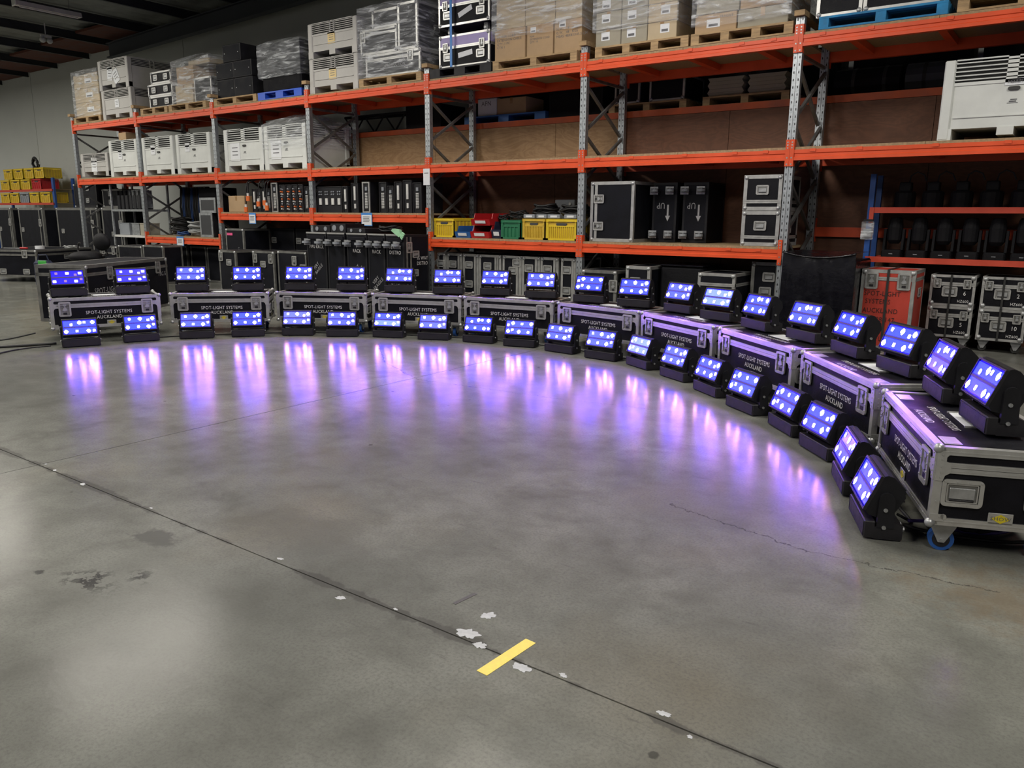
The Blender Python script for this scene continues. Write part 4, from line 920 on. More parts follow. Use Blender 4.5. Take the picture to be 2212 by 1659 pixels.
# ------------------------------------------------------------------ middle level
BZ = DM+0.002
bulk_bin('low grey bulk bin with white sheet, leftmost on the middle level', -18.86, -17.68, BZ+0.03, .50, 1.0, 'bin_grey', 0.03, [(-0.02, .50, .24, .30, 0.05, 'paper')], 'bulk bins on the middle level', False, False)
MB = [(-17.58, -16.44, 'white bulk bin left of the second rack post, with a carton on top', [(-.12, .60, .15, .18, 0, 'paper')]), (-16.24, -15.09, 'white bulk bin just right of the second rack post', [(-.15, .66, .16, .18, 0, 'paper')]), (-14.98, -13.83, 'white bulk bin just left of the third rack post', [(-.17, .66, .15, .16, 0, 'paper')]),
      (-13.38, -12.22, 'white bulk bin with white sheet, just right of the third rack post', [(-.22, .46, .28, .32, 0, 'paper')]), (-12.18, -11.04, 'white bulk bin under film, just left of the fourth rack post', [(-.22, .45, .28, .32, 0, 'paper')])]
for x0, x1, lb, pp in MB: bulk_bin(lb, x0, x1, BZ, .755, 1.0, 'bin_white', 0.03, pp, 'bulk bins on the middle level')
wrap('clear film gathered to a peak over the white bin', -12.205, -11.015, 0.015, 1.05, BZ+.36, BZ+.775, 0.002, 0.17, 21)
carton('open brown carton on top of the white bin by the second post', -17.25, -16.95, 0.1, 0.5, BZ+.757, .16, 'carton', None, None, False, 'cartons on the rack')
t = bulk_bin('big white bulk bin alone at the right edge of the middle level', -1.38, -0.22, BZ, .755, 1.0, 'bin_white', 0.03, [(.03, .68, .17, .06, 0, 'paper')], 'bulk bins on the middle level')
obj('lettering', text_mesh('FOAM', .045, 'print_grey'), '', t, (.035, .006, .514), R90)
# goods and added dark fillers standing on the rack beyond the plywood
RZ = 2.832
for k, (x0, x1, z, h, m) in enumerate(((-9.95, -9.15, 0, .40, 'laminate'), (-6.95, -6.02, 0, .42, 'cloth_black'), (-5.82, -5.42, .13, .34, 'laminate'), (-5.27, -4.74, .13, .34, 'laminate'))):
    fcase('dark case on the rear rack above the plywood, %s from the left' % ORD[k], (x0+x1)/2, 1.36, RZ+z+.002, x1-x0, .66, h, mat=m, group='cases on the rear rack', corners=k > 1, trim='aluminium' if k > 1 else 'laminate')
for k, (x0, x1, h) in enumerate(((-9.0, -7.2, .78), (-7.1, -5.7, .70), (-5.45, -4.1, .78), (-4.0, -2.9, .72), (-2.75, -1.4, .80), (-1.3, 0.4, .74))):  # dark boxes added to hide the bright wall above the plywood
    t = thing('dark_filler', 'added black filler block darkening the back of the rear rack, %s from the left' % ORD[k], 'equipment', ((x0+x1)/2, 2.06+.3*(k < 0), RZ), 0, 'dark filler blocks on the rear rack'); w = (x1-x0)/2
    obj('drape', G().cbox(-w, w, 0, .42, 0, h, .03), 'cloth_black', t); obj('top_sheet', G().cbox(-w-.004, w+.004, -.006, .426, h+.001, h+.018, .006), 'vinyl_black', t)
pallet('brown pallet under the silver-edged cases on the rear rack', -5.28, RZ, 1.2, .74, y=1.3)
pallet('brown pallet under the stacked pale sheets on the rear rack', -3.87, RZ, 1.15, .74, y=1.3)
pallet('blue plastic pallet on the rear rack above the plywood', -7.78, RZ, 1.6, .74, 'plastic_blue', 1.3, 3, True, 'plastic_pallet')
carton('white printed carton on the blue pallet of the rear rack', -8.36, -7.98, 1.38, .5, RZ+.132, .27, 'paper', None, [('AFN', -.3, .7, .10)], False, 'cartons on the rear rack')
carton('brown carton on the blue pallet of the rear rack', -7.97, -7.40, 1.38, .5, RZ+.132, .25, 'carton', None, None, True, 'cartons on the rear rack')
for k, (x0, x1) in enumerate(((-4.42, -3.90), (-3.86, -3.36))):
    t = thing('sheet_stack', 'stack of pale ridged sheets on the rear rack pallet, %s one' % ('left', 'right')[k], 'sheets', ((x0+x1)/2, 1.36, RZ+.132), 0, 'sheet stacks')
    for j in range(5): obj('sheet', G().prism([(-.25, 0), (.25, 0), (.22, .045), (-.22, .045)] if j % 2 else [(-.22, 0), (.22, 0), (.25, .045), (-.25, .045)], 0, .6, 'y'), 'carton_grey', t, (0, 0, .047*j))
for k, (x0, x1, m) in enumerate(((-2.8, -2.06, 'cloth_black'), (-2.0, -1.3, 'steel_beam'))):
    t = thing('rolled_cloth', '%s roll lying on the rear rack beside the tall post' % ('black', 'grey strapped')[k], 'roll', ((x0+x1)/2, 1.6, RZ+.178), 0)
    obj('roll', G().cyl((x0-(x0+x1)/2, 0, 0), (x1-(x0+x1)/2, 0, 0), .17, 14), m, t, smooth=False)
    for s in (-.15, .2): obj('strap', G().cyl((s-.02, 0, 0), (s+.02, 0, 0), .174, 14), 'rubber', t)
t = thing('truss', 'black lattice truss lying on the rear rack by the fourth post', 'truss', (-10.85, 1.5, RZ), 0)
for y in (0, .25):
    for z in (.03, .33): obj('chord', G().cyl((-.8, y, z), (.8, y, z), .025, 8), 'black_paint', t)
for k in range(6): obj('lacing', G().cyl((-.8+.26*k, 0, .03 if k % 2 else .33), (-.54+.26*k, 0, .33 if k % 2 else .03), .014, 6), 'black_paint', t)
# ------------------------------------------------------------------ lower levels
LZ = DL+0.002
crate('bright yellow slatted crate by the post with the white tag', -7.97, .06, LZ, .40, .55, .285, group='plastic crates on the low shelf')
parts_bin('blue open-front parts bin beside the yellow crate', -7.61, .05, LZ, .295, .45, .17, 'plastic_blue')
parts_bin('red open-front parts bin, lower of the two', -7.285, .05, LZ, .34, .50, .18, 'plastic_red')
parts_bin('red open-front parts bin, upper of the two', -7.285, .07, LZ+.183, .345, .50, .175, 'plastic_red')
parts_bin('dark blue parts bin full of leads beside the green crate', -7.01, .10, LZ, .18, .40, .24, 'navy_cloth')
crate('green plastic crate heaped with thin cables', -6.73, .08, LZ, .345, .40, .27, 'plastic_green', 'plastic_green', 'plastic crates on the low shelf', False, 5)
crate('amber yellow slatted crate next to the green crate', -6.33, .08, LZ, .385, .55, .29, 'plastic_yellow_dark', 'plastic_yellow_dark', 'plastic crates on the low shelf', True, 12)
crate('bright yellow slatted crate just left of the rack post', -5.845, .04, LZ, .50, .62, .29, group='plastic crates on the low shelf', slats=14)
coil('tangle of thin multicoloured leads in the green crate', (-6.73, .28, LZ+.268), .14, 'cable', 7, .008, .10, 'z', 5, group='coiled cables on the low shelf')
coil('black cable coil heaped on the amber yellow crate', (-6.33, .40, LZ+.288), .17, 'cable', 9, .016, .16, 'z', 6, group='coiled cables on the low shelf')
coil('black cable coil heaped on the yellow crate by the post', (-5.84, .41, LZ+.288), .19, 'cable', 9, .015, .15, 'z', 7, group='coiled cables on the low shelf')
coil('dark leads spilling from the dark blue parts bin', (-7.01, .30, LZ+.25), .08, 'cable', 5, .009, .06, 'z', 8, group='coiled cables on the low shelf')
for k, (x, y, a) in enumerate(((-6.42, .09, .1), (-6.22, .10, -.1), (-5.98, .05, .15), (-5.72, .06, .2))):
    t = thing('junction_box', 'small grey junction box among the heaped cables, %s from the left' % ORD[k], 'junction box', (x, y, LZ+.292), a, 'junction boxes')
    obj('case', G().cbox(-.09, .09, 0, .09, 0, .055, .006), 'plastic_grey', t); obj('label_plate', G().box(-.05, .05, -.002, 0, .015, .04), 'paper', t)
t = thing('switch_box', 'grey switch box standing behind the heaped cables on the low shelf', 'junction box', (-6.25, .75, LZ))
obj('case', G().cbox(-.17, .17, 0, .12, 0, .56, .01), 'plastic_grey', t); obj('knob', G().cyl((.1, -.02, .5), (.1, 0, .5), .02, 10), 'socket_white', t)
t = fcase('big black flight case lying on its side next to the yellow crate', -5.10, .08, LZ, .64, .72, .77, 0, 'flight_case', 'laminate_dusty', 'aluminium', .04, None, (), (), (), (), 'cases on the low shelf')
obj('seam_trim', G().box(-.255, -.215, -.003, .002, .04, .73), 'aluminium', t)
for z in (.20, .55): latch(t, -.19, z, -.004, .95).rotation_euler = (0, PI/2, 0)
for k, x in enumerate((-4.55, -4.15)):
    t = fcase('black case lying with its wheels outward, %s behind the big one' % ('first', 'second')[k], x, .50+.06*k, LZ, .34, .55, .76, 0, 'flight_case', 'laminate_dusty', 'black_paint', .03, None, (), (), (('UP', -.15, .62, .11, 'stencil_dim', PI), ), (), 'cases on the low shelf', corners=False)
    obj('arrow_mark', G().prism([(-.012, .1), (.012, .1), (.012, -.04), (.035, -.04), (0, -.11), (-.035, -.04), (-.012, -.04)], -.002, 0, 'y'), 'stencil_dim', t, (.05, 0, .38))
    for xx in (-.11, .11):
        for z in (.10, .66):
            c = obj('caster', FORK, '', t, (xx, -.092, z), (-PI/2, 0, .4)); obj('wheel', G().cyl((0, -.015, 0), (0, .015, 0), .05, 14), 'plastic_grey', c)
for k, z in enumerate((0, .405)):
    fcase('square silver-edged flight case with one handle, %s of the pair beside the post' % ('lower', 'upper')[k], -3.12, .05, LZ+z, .445, .70, .40, 0, 'flight_case', 'laminate', 'aluminium', .042, .10, (), ((0, .58),), (), ((.5, .5),), 'cases on the low shelf')
# bays two and three: narrow power distribution units
def pdu(label, xc, z, w, h, kind, d=.5, y=.08):
    t = thing('distribution_unit', label, 'power unit', (xc, y, z), 0, 'distribution units')
    fr = kind == 'framed'
    obj('cabinet', G().cbox(-w/2, w/2, .01, d, 0, h, .006), 'black_paint', t)
    if fr: obj('front_frame', G().frame(-w/2, w/2, 0, h, -.008, .012, .022), 'aluminium', t)
    else: obj('front_frame', G().frame(-w/2, w/2, 0, h, -.002, .012, .010), 'black_plastic', t)
    if kind in ('sockets', 'framed'):
        for s in ((-.016, .016) if w > .1 else (0,)):
            for k in range(10): obj('socket', G().box(s-.010, s+.010, -.004, .011, .07+k*h*.052, .07+k*h*.052+h*.036), 'socket_white', t)
        obj('meter', G().box(-.022, .022, -.004, .011, h*.72, h*.84), 'plastic_grey', t)
    elif kind == 'strip':
        obj('socket_strip', G().box(-.018, .018, -.006, .011, h*.42, h*.88), 'socket_white', t); obj('meter', G().box(-.014, .020, -.005, .011, h*.14, h*.30), 'socket_white', t)
    elif kind == 'panel':
        for c in range(4):
            x = -w/2+(c+.5)*w/4
            for z0 in (.70, .80):
                for s in (-.025, .025): obj('knob', G().cyl((x+s, -.006, z0*h), (x+s, .011, z0*h), .012, 8), 'plastic_grey', t)
            obj('socket_strip', G().box(x-.03, x+.03, -.005, .011, h*.30, h*.55), 'socket_white', t)
    elif kind == 'cords':
        rnd = random.Random(int(xc*100))
        for k in range(9): obj('plug', G().cyl((rnd.uniform(-.02, .02), -.03, .06+k*h*.09), (rnd.uniform(-.02, .02), .011, .05+k*h*.09), .013, 8), ('socket_white', 'connector_orange', 'plastic_grey')[k % 3], t)
    return t
Z3D = D3+.002
UN = [(-12.62, .12, .42, 'strip'), (-12.48, .12, .42, 'sockets'), (-12.34, .12, .42, 'strip'), (-12.20, .13, .42, 'sockets'), (-12.02, .17, .52, 'framed'), (-11.80, .15, .48, 'cords'), (-11.63, .15, .48, 'cords'), (-11.46, .15, .48, 'cords'), (-11.30, .13, .48, 'cords'), (-11.14, .12, .44, 'sockets'),
      (-10.55, .62, .43, 'panel'), (-10.16, .12, .43, 'strip'), (-9.93, .16, .48, 'strip'), (-9.66, .17, .49, 'framed'), (-9.28, .16, .48, 'sockets'), (-9.11, .14, .42, 'sockets'), (-8.94, .16, .48, 'strip'), (-8.74, .18, .50, 'strip'), (-8.53, .18, .46, 'sockets')]
for k, (x, w, h, kd) in enumerate(UN):
    if x < -11: lb = 'narrow black distribution unit, %s from the left on the shelf with orange plugs' % ORD[k]
    else: lb = 'black distribution unit, %s from the left on the shelf left of the tagged post' % ORD[k-10]
    pdu(lb, x, Z3D, w, h, kd)
carton('old brown carton at the left end of the shelf with orange plugs', -13.45, -12.95, .1, .5, Z3D, .30, 'carton', None, None, True, 'cartons on the rack')
for k, (x, z, h) in enumerate(((-12.72, .30, .1), (-12.42, .20, .08), (-12.24, .22, .09), (-12.80, .10, .1), (-12.18, .13, .09))):
    cable('black power lead with orange plug on the distribution shelf, %s from the left' % ORD[k], [(x, .03, Z3D+z+.05), (x+.01, .03, Z3D+z+.18), (x+.06, .05, Z3D+.55), (x+.22, .22, Z3D+.60), (x+.45, .40, Z3D+.58)], .012, 'cable', 'orange plug leads', 'power_lead')
    t = thing('power_plug', 'orange plug hanging in front of the units, %s hung' % ORD[k], 'plug', (x, .02, Z3D+z-.10), 0, 'orange plugs')
    obj('plug_body', G().cyl((0, 0, 0), (0, 0, .09), .036, 12), 'connector_orange', t); obj('collar', G().cyl((0, 0, .09), (0, 0, .14), .022, 10), 'socket_white', t)
# bay one: speakers and coiled cable
Z1D = D1+.002
for k, (x, z, w, h) in enumerate(((-14.17, 0, .43, .47), (-14.08, .472, .53, .29))):
    t = thing('loudspeaker', 'grey-edged loudspeaker at the right of the lowest shelf, %s one' % ('lower', 'upper')[k], 'speaker', (x, .06, Z1D+z), 0, 'boxed loudspeakers')
    obj('cabinet', G().box(-w/2, w/2, .012, .5, 0, h), 'black_paint', t); obj('front_frame', G().frame(-w/2, w/2, 0, h, -.005, .014, .045), 'galv_plain', t); obj('grille', G().box(-w/2+.045, w/2-.045, 0, .012, .045, h-.045), 'grille', t)
coil('large grey cable coil on the lowest shelf', (-14.78, .30, Z1D+.0), .20, 'cable_grey', 12, .016, .26, 'z', 9, group='coiled cables on the lowest shelf')
coil('black cable coil heaped on the lowest shelf', (-15.58, .40, Z1D+.0), .21, 'cable', 12, .016, .34, 'z', 10, group='coiled cables on the lowest shelf')
coil('flat blue cable coil on the lowest shelf', (-15.14, .17, Z1D+.0), .12, 'cable_blue', 6, .013, .05, 'z', 11, group='coiled cables on the lowest shelf')
t = thing('case_stack', 'tall dark ribbed equipment cabinet behind the coils on the lowest shelf', 'equipment', (-14.85, .62, Z1D))
obj('cabinet', G().cbox(-.38, .38, 0, .4, 0, .98, .01), 'cloth_black', t)
for k in range(5): obj('drawer_front', G().cbox(-.36, .36, -.012, 0, .03+.19*k, .2+.19*k, .004), 'laminate_dusty', t)
# bay zero: grey shelving with small gear
t = thing('steel_shelving', 'grey steel shelving unit inside the leftmost bays of the rack', 'shelving', (-17.15, .12, 0))
for x in (-.72, .72):
    for y in (0, .5): obj('upright', G().box(x-.025, x+.025, y, y+.03, 0, 2.0), 'galv_plain', t)
for z, m in ((.86, 'socket_white'), (1.42, 'galv_plain')): obj('shelf', G().box(-.70, .70, 0, .53, z, z+.045), m, t)
for k in range(7):
    q = thing('small_lantern', 'small dark lantern standing on the grey shelving, %s from the left' % ORD[k], 'stage light', (-17.70+.17*k, .2, 1.467), 0, 'small lanterns')
    obj('body', G().cbox(-.055, .055, 0, .2, 0, .30, .01), 'black_paint', q); obj('bracket', G().box(-.07, -.055, .02, .18, .02, .40).box(.055, .07, .02, .18, .02, .40).box(-.07, .07, .08, .12, .40, .41), 'galv_plain' if k > 2 else 'black_paint', q)
for k, (x, w, m) in enumerate(((-17.55, .42, 'plastic_grey'), (-17.08, .30, 'galv_plain'), (-16.75, .28, 'carton_grey'))):
    q = thing('equipment_box', '%s box low on the grey shelving' % ('blue grey metal', 'bare metal', 'pale grey card')[k], 'box', (x, .2, .907), 0)
    obj('shell', G().cbox(-w/2, w/2, 0, .3, 0, .24, .006), m, q); obj('lid', G().cbox(-w/2-.004, w/2+.004, -.004, .304, .24, .262, .003), m, q)
t = thing('dark_backdrop', 'added dark cable backdrop filling the back of the lowest shelf bay', 'cable', (-15.75, .78, Z1D))  # dark cloth and cables added to darken the back of this bay
obj('dark_backing', G().cbox(-.50, .48, .06, .14, 0, 1.02, .01), 'cloth_black', t)
for k in range(9): obj('hank', G().tube([(-.42+.1*k, .02, 1.0), (-.44+.1*k, -.01, .6), (-.42+.1*k, 0, .12+.05*(k % 3)), (-.38+.1*k, -.01, .5), (-.39+.1*k, .02, 1.0)], .016, 6), ('cable', 'cable_blue', 'cable')[k % 3], t, smooth=True)
obj('hang_rail', G().cyl((-.5, .03, 1.0), (.48, .03, 1.0), .012, 8), 'brace_steel', t)
# ------------------------------------------------------------------ cases standing on the floor behind the arc
WH = 0.0
FC = [('black road case with shiny latches beside the long stencilled case', -16.97, -.5, .70, .42, .69, ((-.3, .85), (.3, .85)), ((0, .55),)), ('wide black road case under the lowest left orange beam', -16.10, -.5, .92, .42, .72, (), ((.3, .6),)), ('black road case just left of the notice on the lowest beam', -15.22, -.5, .74, .42, .75, (), ((.2, .6),))]
for lb, x, y, w, d, h, la, ha in FC: fcase(lb, x, y, 0.002, w, d, h, 0, 'flight_case', 'laminate_dusty', 'aluminium_dull', .035, h*.78 if la else None, la, ha, (), (), 'road cases on the floor')
for k, (x0, x1) in enumerate(((-15.86, -15.38), (-15.26, -14.70), (-14.67, -14.17))):
    fcase('upright black road case under the lowest left shelf, %s of three' % ORD[k], (x0+x1)/2, .35, 0.002, x1-x0, .6, .715, 0, 'flight_case', 'laminate_dusty', 'aluminium_dull', .04, None, (), (), (), (), 'road cases on the floor')
fcase('tall black road case with pink label between rack and arc', -13.04, -.1, 0.002, .56, .6, 1.11, 0, 'flight_case', 'laminate_dusty', 'aluminium_dull', .035, None, (), (), (('XLR\nLOOM', .25, .62, .06, 'stencil_dim', PI/2),), (), 'road cases on the floor')
tag(obj('pink_label', G().box(-13.27, -13.10, -.104, -.1005, .985, 1.03), 'pink_label'), 'bright pink label stuck on the tall black road case', 'label')
for k, (x, w) in enumerate(((-12.40, .70), (-11.72, .58))): fcase('tall dark road case set back under the plug shelf, %s one' % ('left', 'right')[k], x, .5, 0.002, w, .55, 1.12, 0, 'flight_case', 'laminate_dusty', 'black_paint', .03, None, (), ((-.35, .8),), (), (), 'road cases on the floor', corners=False)
fcase('black road case with one latch standing before the pink labelled case', -12.36, -.75, 0.002, .50, .55, .745, 0, 'flight_case', 'laminate_dusty', 'aluminium_dull', .035, None, ((-.36, .85),), ((.1, .72),), (), (), 'road cases on the floor')
fcase('black road case with two shiny latches left of the caster cases', -11.61, -.55, 0.002, .60, .45, .75, 0, 'flight_case', 'laminate_dusty', 'aluminium_dull', .035, None, ((-.36, .83), (.36, .83)), ((0, .70),), (), (), 'road cases on the floor')
fcase('wide black road case touching the caster cases', -10.90, -.5, 0.002, .76, .42, .765, 0, 'flight_case', 'laminate_dusty', 'aluminium_dull', .035, None, ((.1, .80),), ((.38, .66),), (), (), 'road cases on the floor')
RKT = [(-10.10, -9.64, 'MPU RACK'), (-9.61, -9.22, ''), (-9.17, -8.74, 'F\nRACK'), (-8.71, -8.36, 'OI\nRACK'), (-8.33, -7.97, '96 WAY\nDISTRO')]
for k, (x0, x1, s) in enumerate(RKT):
    w = x1-x0; tx = []
    if s: tx.append((s, 0, .80, .075, 'stencil_paint', 0))
    if k != 1: tx.append(('VERY\nFRAGILE', 0, .50 if k < 3 else .36, .075, 'stencil_dim', -.75))
    t = fcase('tall black rack case with casters on its face, %s from the left of five' % ORD[k], (x0+x1)/2, -.82, 0.002, w, .52, 1.10, 0, 'rack_case', 'laminate_dusty', 'black_paint', .03, None, (), (), tx, (), 'rack cases with casters', corners=False)
    obj('top_rail', G().box(-w/2, w/2, -.006, .03, 1.085, 1.108), 'aluminium', t)
    obj('foot_board', G().cbox(-w/2+.02, w/2-.02, -.018, 0, 1.00, 1.05, .004), 'laminate_dusty', t)
    for xx in (-w/2+.085, w/2-.085):
        c = obj('caster', FORK, '', t, (xx, -.094, .955), (-PI/2, 0, .5)); obj('wheel', G().cyl((0, -.016, 0), (0, .016, 0), .055, 14), 'plastic_grey', c)
w = .36
latch(t, w/2+.002, .92, 0, 1.0).location.y = .10; t.children[-1]
for o in t.children:
    if o.name.startswith('latch'): o.rotation_euler = (0, 0, PI/2)
for yy, zz in ((.24, .82), (.22, .55)): handle(t, w/2+.001, yy, zz, PI/2, .9)
obj('lettering', text_mesh('96 WAY\nDISTRO', .075, 'stencil_paint', .85), '', t, (w/2+.0008, .38, .72), (PI/2, 0, PI/2))
obj('edge_rail', G().box(w/2, w/2+.006, .04, .07, .03, 1.07).box(w/2, w/2+.006, .12, .15, .03, 1.07), 'aluminium_dull', t)
for k, (x, w, h) in enumerate(((-9.88, .40, .10), (-9.49, .34, .13), (-9.09, .40, .07))):
    t = thing('amplifier', 'low dark amplifier lying on the caster cases, %s of three' % ORD[k], 'amplifier', (x, -.7, 1.112), 0, 'amplifiers')
    obj('chassis', G().cbox(-w/2, w/2, 0, .4, 0, h, .004), 'black_paint', t)
    for s in (-.25, .25): obj('fan_grille', G().cyl((s*w, -.006, h/2), (s*w, 0, h/2), h*.35, 12), 'plastic_grey', t)
coil('black cable coil lying on the caster cases', (-8.55, -.50, 1.112), .16, 'cable', 7, .014, .07, 'z', 12, group='coils on the caster cases')
t = thing('work_glove', 'pale green cloth glove draped over the end of the caster cases', 'glove', (-8.04, -.8468, 1.16), 0)
obj('palm', G().prism([(-.13, .0), (.02, -.09), (.06, -.06), (.03, .015), (-.10, .03)], -.03, .02, 'y'), 'green_cloth', t)
for k in range(4): obj('finger', G().cyl((.03+.018*k, -.02, -.06+.012*k), (.08+.016*k, -.02, -.12+.022*k), .013, 8), 'green_cloth', t)
VX = [(-8.165, -8.00), (-7.97, -7.67), (-7.65, -7.35), (-7.34, -6.93), (-6.90, -6.56), (-6.55, -6.24), (-6.23, -5.93), (-5.89, -5.65)]
for k, (x0, x1) in enumerate(VX):
    w = x1-x0
    t = fcase('upright silver-edged case under the crate shelf, %s from the left of eight' % ORD[k], (x0+x1)/2, .12, 0.002, w, .7, .815, 0, 'flight_case', 'laminate_dusty', 'aluminium', .035, None, (), ((-.10, .80), (-.10, .45)) if k not in (4,) else ((.25, .88), (.05, .74)), (), (), 'upright cases under the crate shelf')
    obj('seam_trim', G().box(w*.22, w*.22+.035, -.004, .002, .03, .785).box(w*.22+.045, w*.22+.07, -.003, .002, .03, .785), 'aluminium', t)
fcase('black case with silver edges right of the post, under the low beam', -5.10, -.2, 0.002, .52, .6, .70, 0, 'flight_case', 'laminate_dusty', 'aluminium_dull', .04, .53, ((.42, .72),), (), (), (), 'cases under the right shelves')
fcase('narrow silver-edged case beside the dark draped block', -4.54, -.2, 0.002, .34, .6, .775, 0, 'flight_case', 'laminate_dusty', 'aluminium', .04, None, (), ((-.1, .75),), (), (), 'cases under the right shelves')
t = thing('draped_block', 'dark draped block under the low beam behind the lights', 'equipment', (-4.05, .0, 0.002)); obj('drape', G().cbox(-.28, .28, 0, .7, 0, .78, .03), 'cloth_black', t); obj('top_sheet', G().cbox(-.285, .285, -.01, .71, .78, .80, .008), 'vinyl_black', t)
fcase('low black case with silver lid edges in front of the low beam', -3.51, -.2, 0.002, .46, .6, .735, 0, 'flight_case', 'laminate_dusty', 'aluminium', .035, .60, (), (), (('SPOT-LIGHT', 0, .66, .035, 'stencil_dim', 0),), (), 'cases under the right shelves')
fcase('black case with two handles just left of the tall right post', -3.07, .2, 0.002, .33, .6, .865, 0, 'flight_case', 'laminate_dusty', 'aluminium_dull', .04, None, (), ((.15, .80), (.05, .60)), (), (), 'cases under the right shelves')
# vinyl covered case
t = thing('covered_case', 'case under a shiny black vinyl cover in front of the tall post', 'equipment', (-2.33, -.35, 0.002))
g = G(); n = 14; W, H, D = .38, 1.02, .75
vs = []
for j in range(9):
    z = H*j/8
    for i in range(n+1):
        x = -W+2*W*i/n; vs.append((x, -.012*math.sin(i*1.9+j*.7)*(.3+.7*j/8)+(.012 if j == 8 else 0), z-(.05*(1-(x/W)**2) if j == 8 else 0)))
g.add(vs, [(j*(n+1)+i, j*(n+1)+i+1, (j+1)*(n+1)+i+1, (j+1)*(n+1)+i) for j in range(8) for i in range(n)])
obj('front_drape', g, 'vinyl_black', t, smooth=True)
obj('cover_box', G().cbox(-W, W, .025, D, 0, H-.07, .02), 'vinyl_black', t)
g = G(); vs = []
for j in range(3):
    for i in range(n+1): x = -W+2*W*i/n; vs.append((x, .012+(D-.02)*j/2, H-(.05*(1-(x/W)**2))*(1-.45*j)))
obj('top_sheet', g.add(vs, [(j*(n+1)+i, j*(n+1)+i+1, (j+1)*(n+1)+i+1, (j+1)*(n+1)+i) for j in range(2) for i in range(n)]), 'vinyl_black', t, smooth=True)
pts = [(-W+2*W*i/n, .0, H-.005-.05*(1-((-W+2*W*i/n)/W)**2)) for i in range(n+1)]
obj('piping', G().tube(pts, .011, 6), 'vinyl_black', t, smooth=True)
# red case
t = fcase('red road case with black stencilling and a strap around it', -1.675, -.05, 0.002, .53, .55, .85, 0, 'flight_case', 'red_laminate', 'aluminium', .035, .755, ((-.30, .86), (.30, .86)), (), (('SPOT-LIGHT', -.08, .70, .072, 'stencil_black', 0), ('SYSTEMS', -.15, .60, .072, 'stencil_black', 0), ('AUCKLAND', -.09, .485, .072, 'stencil_black', 0), ('PH788-147', -.09, .375, .072, 'stencil_black', 0), ('FLEX', .0, .13, .072, 'stencil_black', 0)), ((.5, .72),), None, front_latch=1.1)
obj('strap', G().box(-.012, .012, -.008, -.004, .02, .85).box(-.012, .012, -.008, .56, .851, .856), 'rubber', t)
# stacked haze machine cases
HZ = [(-1.125, .13, '5', 'lower left'), (-1.125, .465, '6', 'upper left'), (-.64, .13, '10', 'lower right'), (-.64, .465, '2', 'upper right')]
for x, z, num, where in HZ:
    t = fcase('silver-edged black case numbered %s, %s of the four strapped at right' % (num, where), x, .45, z, .43, .50, .333, 0, 'flight_case', 'laminate', 'aluminium', .026, .235, ((-.34, .72), (.32, .72)), ((-.05, .47),), ((num, .28, .42, .062, 'stencil_paint', 0), ('HZ600', .26, .17, .042, 'stencil_paint', 0)), (), 'numbered haze cases', front_latch=.62, corners=True)
    obj('strap', G().box(-.026, -.006, -.014, -.010, -.002, .336), 'rubber', t)
    if z < .2:
        for xx in (-.15, .15):
            for yy in (.08, .42): caster(t, xx, yy, .1, 0.0, True).location.z = -.08
# blue and red shelf unit with dark machines
t = thing('blue_shelf_unit', 'blue post shelf unit with red beams at the right of the rack', 'shelving', (-1.05, .56, 0))
for x in (-1.0, .82):
    for y in (0, .36): obj('upright', G().box(x-.028, x+.028, y, y+.05, 0, 1.87), 'blue_paint', t)
for z in (.90, 1.445):
    for y in (-.02, .40): obj('beam', G().box(-.97, .79, y, y+.03, z, z+.062), 'red_beam', t)
    obj('shelf_board', G().box(-.95, .78, .011, .399, z+.03, z+.045), 'particle_board', t)
    obj('end_plate', G().box(-1.0, -.955, -.028, -.021, z-.11, z+.062), 'red_beam', t)
def moving_head(k):
    q = thing('moving_head', 'dark moving head light on the lower red shelf, %s from the left' % ORD[k], 'stage light', (-1.80+.25*k, .60, .947), 0, 'moving heads on the red shelf')
    obj('base', G().cbox(-.10, .10, 0, .28, 0, .09, .012), 'cloth_black', q)
    for s in (-1, 1): obj('yoke_arm', G().prism([(.08, .09), (.20, .09), (.18, .32), (.10, .32)], s*.095-.012, s*.095+.012, 'x'), 'cloth_black', q)
    obj('head', G().lathe([(.05, .16), (.078, .20), (.082, .34), (.07, .42), (.055, .45)], 14), 'cloth_black', q, (0, .14, 0), smooth=False)
    obj('logo_bar', G().box(-.02, .02, -.003, 0, .045, .052), 'plastic_grey', q)
for k in range(6): moving_head(k)
for k in range(5):
    q = thing('haze_machine', 'dark round canister machine on the upper red shelf, %s from the left' % ORD[k], 'machine', (-1.74+.28*k, .76, 1.492), 0, 'canister machines')
    obj('drum', G().lathe([(.105, 0), (.11, .02), (.11, .17), (.09, .19)], 16), 'cloth_black', q); obj('pump_box', G().cbox(-.06, .06, -.06, .06, .19, .29, .008), 'cloth_black', q)
    obj('hose', G().tube([(.03, 0, .29), (.04, 0, .36), (.10, 0, .40), (.17, 0, .37), (.20, 0, .30)], .009, 6), 'rubber', q)
t = thing('spare_parts_bag', 'clear bag of small parts hanging on the blue post', 'bag', (-2.05, .538, 1.14)); obj('bag', G().prism(rounded(.13, .20, .01), -.035, -.006, 'y'), 'stretch_wrap', t, (0, 0, .11)); obj('contents', G().cbox(-.05, .05, -.03, -.010, .03, .13, .01), 'plastic_grey', t); obj('header_card', G().box(-.05, .05, -.022, -.012, .21, .235), 'black_paint', t)
